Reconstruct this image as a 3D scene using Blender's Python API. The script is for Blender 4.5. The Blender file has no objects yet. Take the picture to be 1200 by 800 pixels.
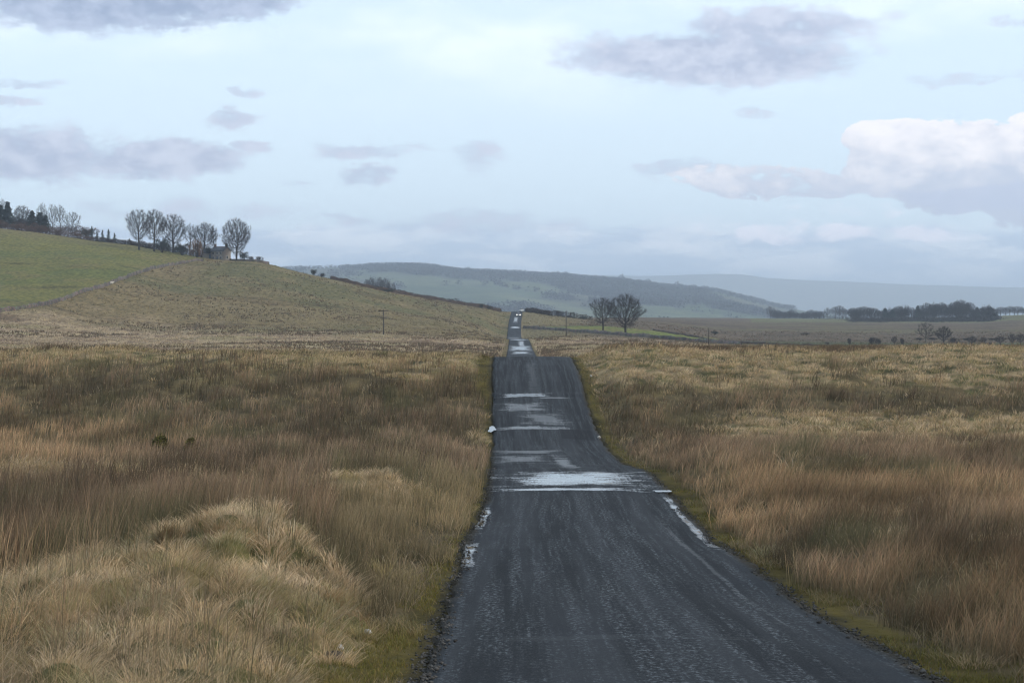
import bpy, math, random
import numpy as np
from mathutils import Vector, Matrix
R = math.radians
rng = np.random.default_rng(7)
random.seed(7)
sc = bpy.context.scene
col = sc.collection
F = 2333.0           # focal length in photograph pixels (70 mm on a 36 mm wide sensor)
HZ = 365.0           # picture row of the true horizon

# ------------------------------------------------------------------ numeric helpers
def sstep(a, b, x):
    t = np.clip((np.asarray(x, float) - a) / (b - a), 0, 1)
    return t * t * (3 - 2 * t)

def pchip(xk, yk, x):
    xk = np.asarray(xk, float); yk = np.asarray(yk, float); x = np.asarray(x, float)
    h = np.diff(xk); dl = np.diff(yk) / h
    m = np.zeros_like(yk)
    for i in range(1, len(xk) - 1):
        if dl[i-1] * dl[i] > 0:
            w1 = 2 * h[i] + h[i-1]; w2 = h[i] + 2 * h[i-1]
            m[i] = (w1 + w2) / (w1 / dl[i-1] + w2 / dl[i])
    m[0] = dl[0]; m[-1] = dl[-1]
    xc = np.clip(x, xk[0], xk[-1])
    i = np.clip(np.searchsorted(xk, xc) - 1, 0, len(xk) - 2)
    t = (xc - xk[i]) / h[i]
    t2 = t * t; t3 = t2 * t
    return ((2*t3 - 3*t2 + 1) * yk[i] + (t3 - 2*t2 + t) * h[i] * m[i]
            + (-2*t3 + 3*t2) * yk[i+1] + (t3 - t2) * h[i] * m[i+1])

def vnoise(x, y, seed=0):
    x = np.asarray(x, float); y = np.asarray(y, float)
    xi = np.floor(x).astype(np.int64); yi = np.floor(y).astype(np.int64)
    fx = x - xi; fy = y - yi
    fx = fx * fx * (3 - 2 * fx); fy = fy * fy * (3 - 2 * fy)
    def hsh(a, b):
        n = (a * 374761393 + b * 668265263 + seed * 1442695041) & 0x7fffffff
        n = ((n ^ (n >> 13)) * 1274126177) & 0x7fffffff
        n = ((n ^ (n >> 16)) * 668265263) & 0x7fffffff
        return ((n ^ (n >> 15)) & 0xffffff) / float(0xffffff)
    a = hsh(xi, yi); b = hsh(xi + 1, yi); c = hsh(xi, yi + 1); d = hsh(xi + 1, yi + 1)
    return (a * (1 - fx) + b * fx) * (1 - fy) + (c * (1 - fx) + d * fx) * fy

def fbm(x, y, seed=0, octs=4):
    s = 0; a = 0.5; t = 0
    for o in range(octs):
        s = s + a * vnoise(x * 2**o, y * 2**o, seed + o * 17); t += a; a *= 0.5
    return s / t

# ------------------------------------------------------------------ the lie of the land (camera at 0,0,0, looking along +Y)
RD = [(-60, -1.7), (0, -1.9), (10, -2.9), (19.4, -3.62), (29, -4.18), (37, -4.52), (45, -4.88), (56, -5.10), (63, -5.15), (70, -5.52), (78, -5.88),
      (88, -6.02), (94, -5.75), (106, -4.6), (112, -3.8), (120, -3.2), (127, -2.98), (132, -3.05), (145, -3.7), (180, -5.6),
      (240, -7.6), (290, -7.7), (324, -7.4), (380, -7.6), (440, -7.4), (507, -7.15), (560, -7.9), (620, -8.9), (700, -9.0),
      (729, -8.5), (765, -6.9), (800, -4.9), (860, -1.7), (905, -0.1), (960, -0.7), (1100, -9.0), (1400, -20), (16000, -60)]
RX = [(-60, 1.62), (19.4, 1.60), (37, 1.60), (56, 1.85), (67, 1.80), (88, 1.66), (106, 1.42), (127, 1.28), (200, 1.35), (324, 1.53),
      (507, 1.75), (620, 1.0), (700, .7), (800, 1.1), (860, 1.8), (960, 2.4), (1400, 4.0), (16000, 4)]
def zr(d): return pchip([a for a, _ in RD], [b for _, b in RD], d)
def xr(d): return pchip([a for a, _ in RX], [b for _, b in RX], d)
HALF = 2.5
def edge_l(d): return xr(d) - HALF + .10 * (fbm(d * .35, d * 0 + 3, 5) - .5) * 2 + .12 * (vnoise(d * 3.1, d * 0, 9) - .5) + .08 * (vnoise(d * 1.1, d * 0, 19) - .5) + .12*sstep(60, 130, d)
def edge_r(d): return xr(d) + HALF - .12 * (fbm(d * .3, d * 0 + 8, 6) - .5) * 2 + .13 * (vnoise(d * 2.7, d * 0, 10) - .5) + .08 * (vnoise(d * .9, d * 0, 20) - .5)

COLS = {
 -900: [(130,418),(180,424),(260,420),(330,408),(420,394),(480,376),(500,365),(620,332),(750,290),(870,255),(920,257),(1050,272),(1300,300),(2000,360),(3200,380)],
 0:    [(130,418),(180,424),(260,420),(330,408),(420,394),(480,376),(500,365),(620,332),(750,297),(870,267),(920,268),(1050,280),(1300,305),(2000,360),(3200,380)],
 50:   [(130,418),(180,424),(260,420),(330,408.5),(420,395.5),(490,374),(515,362),(630,330),(750,299),(868,273.5),(920,275),(1050,285),(1300,308),(2000,360),(3200,380)],
 100:  [(130,418),(180,424),(260,421),(330,409),(420,397),(500,381),(575,347),(650,322),(750,300),(865,281),(920,282),(1050,291),(1300,312),(2000,360),(3200,380)],
 150:  [(130,418),(180,424),(260,421),(330,409.5),(420,398),(500,384),(600,349),(670,323),(750,304),(855,287),(910,288.5),(1050,297),(1300,318),(2000,360),(3200,380)],
 200:  [(130,418),(180,424),(260,421),(330,410),(420,399),(500,387),(600,358),(700,326),(760,310),(830,294.5),(900,296),(1050,304),(1300,322),(2000,360),(3200,380)],
 245:  [(130,418),(180,424),(260,421),(330,410),(420,399.5),(500,388),(600,362),(700,330),(780,306.5),(820,303),(870,304),(1000,311),(1300,330),(2000,362),(3200,380)],
 300:  [(130,418),(180,424),(260,421),(330,410),(420,400),(500,388.5),(600,365),(700,334),(770,311.5),(795,307.5),(850,312),(1000,328),(1300,345),(2000,365),(3200,380)],
 345:  [(130,418),(180,424),(260,421),(330,410.5),(420,400),(500,389),(600,368),(700,340),(780,319),(805,317.5),(870,324),(1000,338),(1300,348),(2000,368),(3200,380)],
 400:  [(130,418),(180,424),(260,421),(330,411),(420,400),(500,390),(600,374),(700,351),(780,333),(815,329.5),(880,336),(1000,345),(1400,349),(2000,370),(3200,380)],
 450:  [(130,418),(180,424),(260,421),(330,411),(420,401),(500,391),(600,378),(700,361),(780,346),(830,341),(900,346),(1000,348),(1400,351),(2000,372),(3200,380)],
 520:  [(130,418),(180,424),(260,422),(330,412),(420,402),(507,394),(600,386),(700,374),(800,358.5),(860,353),(920,356),(1100,362),(1400,366),(2000,375),(3200,380)],
 570:  [(130,418),(180,424),(260,423),(330,414),(420,404),(507,396.5),(600,393),(700,387),(800,370),(880,361.5),(930,363.5),(1100,372),(1400,376),(2000,378),(3200,380)],
 612:  [(130,418),(180,424),(260,425),(330,417),(420,405),(507,398),(600,397),(700,393),(800,377),(900,366),(950,367),(1100,374),(1400,378),(2000,379),(3200,380)],
 645:  [(130,418),(180,424),(260,424),(330,415),(420,405),(507,398),(600,395.5),(690,391),(740,386.5),(800,378),(870,369.5),(930,371),(1100,374),(1400,376),(2000,378),(3200,380)],
 700:  [(130,418),(180,423),(260,422),(330,413),(420,405),(507,400),(600,394.5),(680,390.5),(740,385.5),(800,380),(870,376),(950,375),(1100,373.5),(1400,372.5),(2000,374),(3200,380)],
 760:  [(130,418),(180,421),(260,418),(330,412),(420,405),(500,400.5),(610,395.8),(660,392),(740,386),(800,381),(880,377.5),(1000,375.5),(1300,373.2),(1600,372.4),(2000,373),(3200,380)],
 860:  [(130,418),(200,415),(260,411.5),(330,408),(380,406),(450,406.5),(560,405.2),(640,402),(740,397.5),(850,391),(1000,384),(1200,378.5),(1500,375),(2000,373),(3200,380)],
 1000: [(130,418),(200,413.5),(280,409.5),(350,407),(420,410),(520,409),(600,405.5),(660,403),(760,397),(900,389),(1100,381.5),(1400,377.2),(1700,374.8),(2000,374),(3200,380)],
 1150: [(130,418.5),(200,414),(280,410),(350,407.3),(420,410),(520,409),(600,406),(660,403.5),(760,397),(900,389),(1100,381),(1400,377.2),(1700,372),(2000,371.5),(3200,380)],
 1200: [(130,419),(200,414),(280,410),(350,407.5),(420,410),(520,409),(600,406),(660,403.5),(760,397),(900,388),(1100,380.5),(1300,375),(1500,370.5),(1800,369),(2100,370),(3200,380)],
 2100: [(130,419),(200,414),(280,410),(350,407.5),(420,410),(520,409),(600,406),(660,403.5),(760,397),(900,388),(1100,380.5),(1300,375),(1500,370.5),(1800,369),(2100,370),(3200,380)],
}
LD = np.linspace(math.log(120), math.log(3200), 500)
PXG = np.arange(-900, 2101, 5.0)
ck = sorted(COLS)
tabk = np.array([pchip(np.log([a for a, _ in COLS[k]]), [b for _, b in COLS[k]], LD) for k in ck])
TAB = np.empty((len(PXG), len(LD)))
for j in range(len(LD)): TAB[:, j] = np.interp(PXG, ck, tabk[:, j])
ker = np.exp(-(np.arange(-4, 5) / 2.0)**2); ker /= ker.sum()
TABP = np.pad(TAB, ((4, 4), (0, 0)), mode='edge')
TAB = sum(ker[k] * TABP[k:k + len(PXG)] for k in range(9))
def ylook(px, d):
    a = np.clip((px - PXG[0]) / 5.0, 0, len(PXG) - 1.001); i = a.astype(int); fa = a - i
    b = np.clip((np.log(np.maximum(d, 121)) - LD[0]) / (LD[1] - LD[0]), 0, len(LD) - 1.001); j = b.astype(int); fb = b - j
    return ((TAB[i, j] * (1 - fb) + TAB[i, j+1] * fb) * (1 - fa) + (TAB[i+1, j] * (1 - fb) + TAB[i+1, j+1] * fb) * fa)

HUMX, HUMD = .50, .58
def hum_cell(i, j):
    h = lambda k: vnoise(i * 1.0, j * 1.0, 400 + k)
    return (i + .5 + .7 * (h(1) - .5)) * HUMX, (j + .5 + .7 * (h(2) - .5)) * HUMD, .15 + .20 * h(3), .05 + .27 * h(4)**1.3
def in_mound(x, d):
    px = 600 + F * x / np.maximum(d, 1.)
    n2 = fbm(x * .6, d * .4, 92, 3)
    lim = np.interp(px, [-200, 0, 100, 200, 290, 360, 420, 445, 470], [28.5, 28.5, 30, 32, 33.5, 31, 26.5, 22, 0])
    t = sstep(1.0, -1.0, d - lim + (n2 - .5) * 3)
    t = np.maximum(t, np.exp(-((x + 4.0) / 1.5)**4 - ((d - 52) / 2.6)**4))
    return t
def hummock(x, d):
    i0 = np.floor(x / HUMX).astype(int); j0 = np.floor(d / HUMD).astype(int); out = np.zeros(x.shape)
    for a in (-1, 0, 1):
        for b_ in (-1, 0, 1):
            cx, cd, r, h = hum_cell(i0 + a, j0 + b_)
            q = ((x - cx)**2 + (d - cd)**2) / (r * 1.25)**2
            out = np.maximum(out, h * np.maximum(0, 1 - q)**.7)
    return out
def ground(x, d, lowered=False):
    x = np.asarray(x, float); d = np.asarray(d, float)
    x, d = np.broadcast_arrays(x, d)
    zroad = zr(d); xc = xr(d); a = np.abs(x - xc)
    left = x < xc
    dn = np.minimum(d, 131)
    off = np.where(left, .02 + .16 * sstep(3.2, 5.0, a), .02 + .36 * sstep(3.3, 4.6, a))
    rel = (fbm(x * .22, d * .22, 31) - .5) * .55 + (fbm(x * .8, d * .8, 41, 3) - .5) * .30
    near = zr(dn) + off + rel * sstep(2.9, 5.0, a)
    # the grassy mound on the left and its lower neighbours
    near = near + .78 * np.exp(-((x + 3.9) / 1.6)**2 - ((d - 30) / 4.2)**2) * sstep(2.9, 4.0, a)
    near = near + .16 * np.exp(-((x + 6.0) / 2.0)**2 - ((d - 27) / 3.5)**2)
    near = near + .25 * np.exp(-((x + 4.2) / 1.9)**2 - ((d - 22) / 5)**2) * sstep(2.9, 4.5, a)
    near = near + .30 * np.exp(-((x + 4.0) / 1.4)**2 - ((d - 52) / 2.2)**2)
    near = near + (.75 * (vnoise(x * .14, d * .03 + 4, 133) - .5) + .35 * (vnoise(x * .5, d * .1, 134) - .5)) * np.exp(-((d - 131) / 14)**2) * sstep(2.9, 6, a)
    near = near + .35 * np.exp(-((x - 9.5) / 3)**2 - ((d - 60) / 3)**2)
    hm = (d > 10) & (d < 58) & (a > 3.1)
    if hm.any():
        near = np.array(near, float); near[hm] = near[hm] + (hummock(x[hm], d[hm]) * in_mound(x[hm], d[hm]))
    px = 600 + F * x / np.maximum(d, 1.0)
    far = -(ylook(px, d) - HZ) / F * d
    amp = np.interp(d, [120, 300, 900, 2000], [.45, .8, 1.2, 2.0])
    far = far + (fbm(x * .05, d * .05, 51) - .5) * amp + (fbm(x * .35, d * .35, 57, 3) - .5) * .45
    w = sstep(122, 165, d)
    z = near * (1 - w) + far * w
    m = np.interp(d, [0, 60, 130, 300, 900], [1.2, 1.5, 2.5, 6, 12])
    wr = 1 - sstep(0, 1, (a - 2.7) / m)
    wr = wr * (1 - sstep(1000, 1300, d))
    z = z * (1 - wr) + zroad * wr
    if lowered:
        z = z - (.14 + .0006 * np.maximum(d, 0)) * (1 - sstep(2.25, 2.6, a)) * (1 - sstep(1000, 1100, d))
    z = np.where(d > 3000, np.minimum(z, -20 - (d - 3000) * .004), z)
    return z

def hit(px, y, dmin=200, dmax=1900):
    """distance at which the ground is seen at picture row y in column px"""
    dd = np.exp(np.linspace(math.log(dmin), math.log(dmax), 3000))
    yy = HZ - ground((px - 600) / F * dd, dd) * F / dd
    k = np.nonzero(yy <= y)[0]
    return float(dd[k[0]]) if len(k) else float(dd[np.argmin(yy)])
def at(px, d): return ((px - 600) / F * d, d)

# ------------------------------------------------------------------ mesh helpers
def mesh_np(name, verts, quads=None, tris=None, colors=None, smooth=False):
    me = bpy.data.meshes.new(name)
    verts = np.asarray(verts, np.float32).reshape(-1, 3)
    nq = 0 if quads is None else len(quads); nt = 0 if tris is None else len(tris)
    loops = []
    if nq: loops.append(np.asarray(quads, np.int32).reshape(-1))
    if nt: loops.append(np.asarray(tris, np.int32).reshape(-1))
    loops = np.concatenate(loops)
    me.vertices.add(len(verts)); me.vertices.foreach_set('co', verts.reshape(-1))
    me.loops.add(len(loops)); me.loops.foreach_set('vertex_index', loops)
    st = np.concatenate([np.arange(nq) * 4, nq * 4 + np.arange(nt) * 3]).astype(np.int32)
    me.polygons.add(nq + nt); me.polygons.foreach_set('loop_start', st)
    if smooth: me.polygons.foreach_set('use_smooth', np.ones(nq + nt, bool))
    me.update(calc_edges=True)
    if colors is not None:
        c = np.ones((len(verts), 4), np.float32); c[:, :3] = colors
        at_ = me.color_attributes.new('Col', 'FLOAT_COLOR', 'POINT'); at_.data.foreach_set('color', c.reshape(-1))
    me.validate()
    return me

def link(name, me, mat=None, parent=None):
    o = bpy.data.objects.new(name, me); col.objects.link(o)
    if mat: me.materials.append(mat)
    if parent: o.parent = parent
    return o
def empty(name, loc=(0, 0, 0), rz=0, s=1):
    o = bpy.data.objects.new(name, None); col.objects.link(o)
    o.location = loc; o.rotation_euler = (0, 0, rz); o.scale = (s, s, s) if not isinstance(s, tuple) else s
    o.empty_display_size = .2
    return o
def tag(o, label=None, cat=None, group=None, kind=None):
    if label: o['label'] = label
    if cat: o['category'] = cat
    if group: o['group'] = group
    if kind: o['kind'] = kind
    return o

class MB:
    def __init__(s): s.v = []; s.q = []; s.t = []; s.n = 0
    def add(s, v, q=None, t=None):
        v = np.asarray(v, float).reshape(-1, 3); s.v.append(v)
        if q is not None and len(q): s.q.append(np.asarray(q, int) + s.n)
        if t is not None and len(t): s.t.append(np.asarray(t, int) + s.n)
        s.n += len(v); return s
    def box(s, x0, x1, y0, y1, z0, z1, M=None):
        v = np.array([(x, y, z) for z in (z0, z1) for y in (y0, y1) for x in (x0, x1)], float)
        if M is not None: v = np.array([M @ Vector(p) for p in v])
        return s.add(v, [(0, 2, 3, 1), (4, 5, 7, 6), (0, 1, 5, 4), (2, 6, 7, 3), (0, 4, 6, 2), (1, 3, 7, 5)])
    def tube(s, p0, p1, r0, r1, n=8, caps=True):
        p0 = np.asarray(p0, float); p1 = np.asarray(p1, float)
        v, q = tubes(p0[None], p1[None], np.array([r0]), np.array([r1]), n)
        s.add(v, q)
        if caps:
            a = np.arange(n) * 2
            c = np.array([p0, p1])
            base = s.n - 2 * n
            s.v.append(c); k = s.n; s.n += 2
            s.t.append(np.array([(k, base + 2 * ((i + 1) % n), base + 2 * i) for i in range(n)]))
            s.t.append(np.array([(k + 1, base + 2 * i + 1, base + 2 * ((i + 1) % n) + 1) for i in range(n)]))
        return s
    def mesh(s, name, smooth=False, colors=None):
        return mesh_np(name, np.concatenate(s.v), np.concatenate(s.q) if s.q else None,
                       np.concatenate(s.t) if s.t else None, colors, smooth)
    def build(s, name, mat, parent=None, smooth=False): return link(name, s.mesh(name, smooth), mat, parent)

def tubes(p0, p1, r0, r1, n):
    """many tapered prisms at once -> verts, quads"""
    N = len(p0); ax = p1 - p0; L = np.linalg.norm(ax, axis=1, keepdims=True); ax = ax / np.maximum(L, 1e-9)
    ref = np.where(np.abs(ax[:, 2:3]) < .9, np.array([[0, 0, 1.]]), np.array([[1., 0, 0]]))
    u = np.cross(ax, ref); u /= np.maximum(np.linalg.norm(u, axis=1, keepdims=True), 1e-9); w = np.cross(ax, u)
    v = np.empty((N, n, 2, 3))
    for k in range(n):
        a = 2 * math.pi * k / n; o = u * math.cos(a) + w * math.sin(a)
        v[:, k, 0] = p0 + o * r0[:, None]; v[:, k, 1] = p1 + o * r1[:, None]
    base = (np.arange(N) * 2 * n)[:, None]
    q = np.concatenate([np.stack([base[:, 0] + 2 * k, base[:, 0] + 2 * ((k + 1) % n), base[:, 0] + 2 * ((k + 1) % n) + 1, base[:, 0] + 2 * k + 1], 1) for k in range(n)])
    return v.reshape(-1, 3), q

# ------------------------------------------------------------------ materials
class NT:
    def __init__(s, nt): s.nt = nt; s.N = nt.nodes; s.L = nt.links
    def new(s, t, **kw):
        n = s.N.new(t)
        for k, v in kw.items(): setattr(n, k, v)
        return n
    def put(s, sock, v):
        if isinstance(v, bpy.types.NodeSocket): s.L.new(v, sock)
        elif v is not None: sock.default_value = v
    def math(s, op, a, b=None, c=None, clamp=False):
        n = s.new('ShaderNodeMath', operation=op, use_clamp=clamp)
        s.put(n.inputs[0], a); s.put(n.inputs[1], b)
        if c is not None: s.put(n.inputs[2], c)
        return n.outputs[0]
    def vmath(s, op, a, b=None):
        n = s.new('ShaderNodeVectorMath', operation=op); s.put(n.inputs[0], a)
        if b is not None: s.put(n.inputs[1], b)
        return n.outputs['Value' if op in ('LENGTH', 'DOT_PRODUCT') else 'Vector']
    def noise(s, vec, scale, detail=4, rough=.55, out='Fac'):
        n = s.new('ShaderNodeTexNoise'); s.put(n.inputs['Vector'], vec); n.inputs['Scale'].default_value = scale
        n.inputs['Detail'].default_value = detail; n.inputs['Roughness'].default_value = rough
        return n.outputs[out]
    def ramp(s, fac, a, b, lo=0., hi=1., smooth=True):
        n = s.new('ShaderNodeMapRange', interpolation_type='SMOOTHSTEP' if smooth else 'LINEAR')
        s.put(n.inputs['Value'], fac); n.inputs['From Min'].default_value = a; n.inputs['From Max'].default_value = b
        n.inputs['To Min'].default_value = lo; n.inputs['To Max'].default_value = hi
        return n.outputs['Result']
    def mix(s, fac, a, b, mode='MIX'):
        n = s.new('ShaderNodeMix', data_type='RGBA', blend_type=mode); s.put(n.inputs[0], fac)
        for i, v in ((6, a), (7, b)):
            if isinstance(v, tuple) and len(v) == 3: v = v + (1,)
            s.put(n.inputs[i], v)
        return n.outputs[2]
    def bump(s, h, dist, strength=1.):
        n = s.new('ShaderNodeBump'); s.put(n.inputs['Height'], h); n.inputs['Distance'].default_value = dist
        n.inputs['Strength'].default_value = strength
        return n.outputs[0]

def mat(name):
    m = bpy.data.materials.new(name); m.use_nodes = True
    n = NT(m.node_tree); b = m.node_tree.nodes['Principled BSDF']
    return m, n, b
def simple(name, c, rough=.7, spec=.3, noise=.25, scale=3., metal=0, c2=None):
    m, n, b = mat(name)
    tc = n.new('ShaderNodeTexCoord').outputs['Object']
    f = n.noise(tc, scale, 5)
    c2 = c2 or tuple(v * (1 - noise * 1.6) for v in c)
    n.put(b.inputs['Base Color'], n.mix(n.ramp(f, .3, .7), c2, c))
    b.inputs['Roughness'].default_value = rough; b.inputs['Specular IOR Level'].default_value = spec; b.inputs['Metallic'].default_value = metal
    return m
def leafy(name, tint=(1, 1, 1), transl=.3):
    """grass, rush and leaf material: colour from the mesh, a little light through it"""
    m, n, b = mat(name)
    a = n.new('ShaderNodeAttribute', attribute_name='Col').outputs['Color']
    c = n.mix(1.0, a, tuple(.95 * v for v in tint), 'MULTIPLY')
    n.put(b.inputs['Base Color'], c); b.inputs['Roughness'].default_value = .75; b.inputs['Specular IOR Level'].default_value = .15
    tr = n.new('ShaderNodeBsdfTranslucent'); n.put(tr.inputs['Color'], c)
    mx = n.new('ShaderNodeMixShader'); mx.inputs[0].default_value = transl
    n.L.new(b.outputs[0], mx.inputs[1]); n.L.new(tr.outputs[0], mx.inputs[2])
    n.L.new(mx.outputs[0], n.N['Material Output'].inputs['Surface'])
    return m

# ground: colour of each field from the mesh, turf texture from noise
mg, n, b = mat('ground')
tc = n.new('ShaderNodeTexCoord').outputs['Object']
a = n.new('ShaderNodeAttribute', attribute_name='Col').outputs['Color']
st = n.vmath('MULTIPLY', tc, (1., .45, 1.))
f1 = n.noise(st, .9, 6, .65); f2 = n.noise(st, .10, 5, .6); f3 = n.noise(n.vmath('MULTIPLY', tc, (.35, 1., 1.)), .05, 4, .6)
c = n.mix(n.ramp(f1, .32, .70), n.mix(1., a, (.50, .50, .52), 'MULTIPLY'), n.mix(1., a, (1.30, 1.27, 1.2), 'MULTIPLY'))
c = n.mix(n.ramp(f2, .35, .65, 0, .55), c, n.mix(1., c, (.84, .84, .80), 'MULTIPLY'))
c = n.mix(n.ramp(f3, .57, .66, 0, .75), c, n.mix(1., c, (.50, .45, .46), 'MULTIPLY'))
n.put(b.inputs['Base Color'], n.mix(1., c, (.88, .87, .84), 'MULTIPLY')); b.inputs['Roughness'].default_value = .95; b.inputs['Specular IOR Level'].default_value = .05
n.put(b.inputs['Normal'], n.bump(f1, .35, .8))
MG = mg

# far hills
def hill_mat(name):
    m, n, b = mat(name)
    tc = n.new('ShaderNodeTexCoord').outputs['Object']
    a = n.new('ShaderNodeAttribute', attribute_name='Col').outputs['Color']
    f = n.noise(tc, .02, 6, .65)
    n.put(b.inputs['Base Color'], n.mix(n.ramp(f, .3, .7), n.mix(1., a, (.7, .72, .75), 'MULTIPLY'), n.mix(1., a, (1.2, 1.2, 1.1), 'MULTIPLY')))
    b.inputs['Roughness'].default_value = .95; b.inputs['Specular IOR Level'].default_value = .05
    return m

# road
mr, n, b = mat('asphalt')
uv = n.new('ShaderNodeUVMap').outputs['UV']          # u = metres across from the crown, v = metres along
sx = n.new('ShaderNodeSeparateXYZ'); n.put(sx.inputs[0], uv); U, V = sx.outputs[0], sx.outputs[1]
grain = n.noise(uv, 38., 3, .6)
grain2 = n.noise(n.vmath('MULTIPLY', uv, (1., .5, 1.)), 9., 4, .6)
blot = n.noise(n.vmath('MULTIPLY', uv, (.9, .35, 1.)), .8, 5, .6)
streak = n.noise(n.vmath('MULTIPLY', uv, (5.5, .13, 1.)), 1., 6, .70)
lines = n.noise(n.vmath('MULTIPLY', uv, (.6, 1.5, 1.)), 1., 5, .7)
speck = n.noise(n.vmath('MULTIPLY', uv, (14., 3.2, 1.)), 1., 4, .7)
cross = n.noise(n.vmath('MULTIPLY', uv, (.35, 2.3, 1.)), 1., 4, .65)
warp = n.noise(n.vmath('MULTIPLY', uv, (.9, .5, 1.)), 1.0, 5, .6)
def wet(u0, du, v0, dv, k, slant=0.):
    v1 = n.math('ADD', V, n.math('MULTIPLY', U, slant))
    p = n.math('ABSOLUTE', n.math('DIVIDE', n.math('SUBTRACT', U, u0), du)); q = n.math('ABSOLUTE', n.math('DIVIDE', n.math('SUBTRACT', v1, v0), dv))
    r = n.math('SUBTRACT', 1., n.math('MAXIMUM', p, q))
    r = n.math('ADD', r, n.math('MULTIPLY', n.math('SUBTRACT', warp, .5), 1.5))
    return n.math('MULTIPLY', n.ramp(n.math('ADD', r, n.math('ADD', n.math('MULTIPLY', n.math('SUBTRACT', speck, .5), 1.3), n.math('MULTIPLY', n.math('SUBTRACT', lines, .5), 2.2))), -.08, .70), k)
W = None
for args in [(.05, 2.1, 60.2, 2.9, 1.15), (-.3, 2.1, 56.3, .30, 1.2, .10), (1.0, 1.1, 61.5, 1.8, .9), (-1.0, 1.4, 106.4, .5, 1.1), (.8, 1.2, 105.6, .3, .5), (-.9, 1.3, 102.5, 1.8, .5), (-.2, .3, 114, 9, .2),
             (-.6, 1.9, 95.5, .6, .6), (.1, 1.2, 98.8, 2.6, .42), (-1.1, 1.5, 84, 1.2, .42), (-1.4, 1.1, 78.5, 3., .42), (.2, .35, 74, 9., .45),
             (-.6, 1.6, 23.2, .35, .10), (-2.40, .12, 37, 2.6, 1.0), (-2.42, .10, 47, 4., .9), (2.34, .10, 47, 9, .85), (1.75, .07, 36, 12, .22),
             (0, 2.4, 405, 26, .8), (0, 1.8, 360, 16, .75), (.4, .8, 450, 40, .7), (0, 2.4, 500, 8, .9), (.3, 2., 776, 5, 1.), (.2, 1.0, 826, 22, .7), (0, 2.4, 640, 60, .4)]:
    w_ = wet(*args); W = w_ if W is None else n.math('MAXIMUM', W, w_)
sheen = n.math('MULTIPLY', n.ramp(streak, .50, .74), .20)
sheen = n.math('ADD', sheen, n.math('MULTIPLY', n.ramp(cross, .55, .75), .14))
patch = n.math('MULTIPLY', n.ramp(n.math('ABSOLUTE', n.math('SUBTRACT', U, 1.45)), .78, .74), n.ramp(n.math('ABSOLUTE', n.math('SUBTRACT', n.math('SUBTRACT', V, 93.6), n.math('MULTIPLY', U, -.3))), 2.0, 1.9))
wt = n.math('MULTIPLY', n.math('ADD', W, n.math('MULTIPLY', sheen, n.ramp(speck, .44, .60))), n.math('SUBTRACT', 1., n.math('MULTIPLY', patch, .9)), clamp=True)
dry = n.mix(n.ramp(grain, .3, .7), (.005, .006, .007), (.032, .036, .041))
dry = n.mix(n.ramp(blot, .35, .7, 0, .6), dry, (.016, .018, .022))
chips = n.noise(n.vmath('MULTIPLY', uv, (16., 7., 1.)), 1., 6, .78)
broad = n.ramp(n.math('ABSOLUTE', n.math('SUBTRACT', U, .25)), .80, .1, 0., .35)
amt = n.math('ADD', n.ramp(streak, .42, .62, .04, .95), broad, clamp=True)
dry = n.mix(n.math('MULTIPLY', n.ramp(chips, .47, .64), amt), dry, (.125, .138, .152))
lane = n.noise(n.vmath('MULTIPLY', uv, (1.5, .035, 1.)), 1., 3, .5)
dry = n.mix(n.ramp(lane, .42, .62, 0., .38), dry, (.048, .053, .060))
dry = n.mix(n.math('MULTIPLY', patch, .6), dry, (.014, .015, .018))
edge = n.ramp(n.math('ADD', n.math('ABSOLUTE', U), n.math('MULTIPLY', warp, .35)), 2.50, 2.72)
dry = n.mix(n.math('MULTIPLY', edge, .75), dry, (.035, .028, .016))
n.put(b.inputs['Base Color'], n.mix(wt, dry, (.014, .016, .019)))
n.put(b.inputs['Roughness'], n.ramp(wt, .0, .9, .88, .06, False))
n.put(b.inputs['Specular IOR Level'], n.ramp(wt, 0, .7, .045, .5))
hh = n.math('MULTIPLY', n.math('ADD', grain, n.math('MULTIPLY', grain2, .5)), n.math('SUBTRACT', 1., n.math('MULTIPLY', wt, 1.1, clamp=True), clamp=True))
n.put(b.inputs['Normal'], n.bump(hh, .012, .8))
MR = mr

M = {}
M['rush'] = leafy('rush', transl=.30)
M['grass'] = leafy('grass', transl=.35)
M['moss'] = leafy('moss', transl=.25)
M['bark'] = simple('bark', (.040, .034, .029), .9, .1, .3, 1.5)
M['pale_bark'] = simple('pale_bark', (.20, .18, .15), .9, .1, .4, 1.5)
M['twig'] = simple('twig', (.040, .034, .031), .9, .1, .3, .4)
M['twig_red'] = simple('twig_red', (.105, .062, .046), .9, .1, .3, .4)
M['needle'] = simple('needle', (.022, .034, .026), .8, .2, .35, .5)
M['evergreen'] = simple('evergreen', (.026, .034, .022), .8, .2, .35, .5)
M['beech'] = simple('beech', (.17, .085, .035), .8, .2, .35, .5)
M['heather'] = simple('heather', (.055, .040, .032), .9, .1, .35, .4)
M['far_wood'] = simple('far_wood', (.050, .048, .040), .9, .1, .3, .05)
M['mossbush'] = leafy('mossbush', transl=.2)
M['wood_pole'] = simple('wood_pole', (.075, .065, .055), .85, .2, .3, 2.)
M['steel'] = simple('steel', (.30, .30, .31), .5, .5, .2, 2., .6)
M['ceramic'] = simple('ceramic', (.10, .05, .035), .3, .5, .1)
M['roof'] = simple('roof', (.075, .078, .088), .8, .3, .3, 1.2)
M['render_wall'] = simple('render_wall', (.33, .29, .24), .9, .2, .2, .8)
M['chimney'] = simple('chimney', (.13, .085, .065), .9, .2, .3, 2.)
M['frame'] = simple('frame', (.5, .5, .48), .6, .4, .1)
M['door'] = simple('door', (.05, .07, .10), .6, .4, .2)
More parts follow.
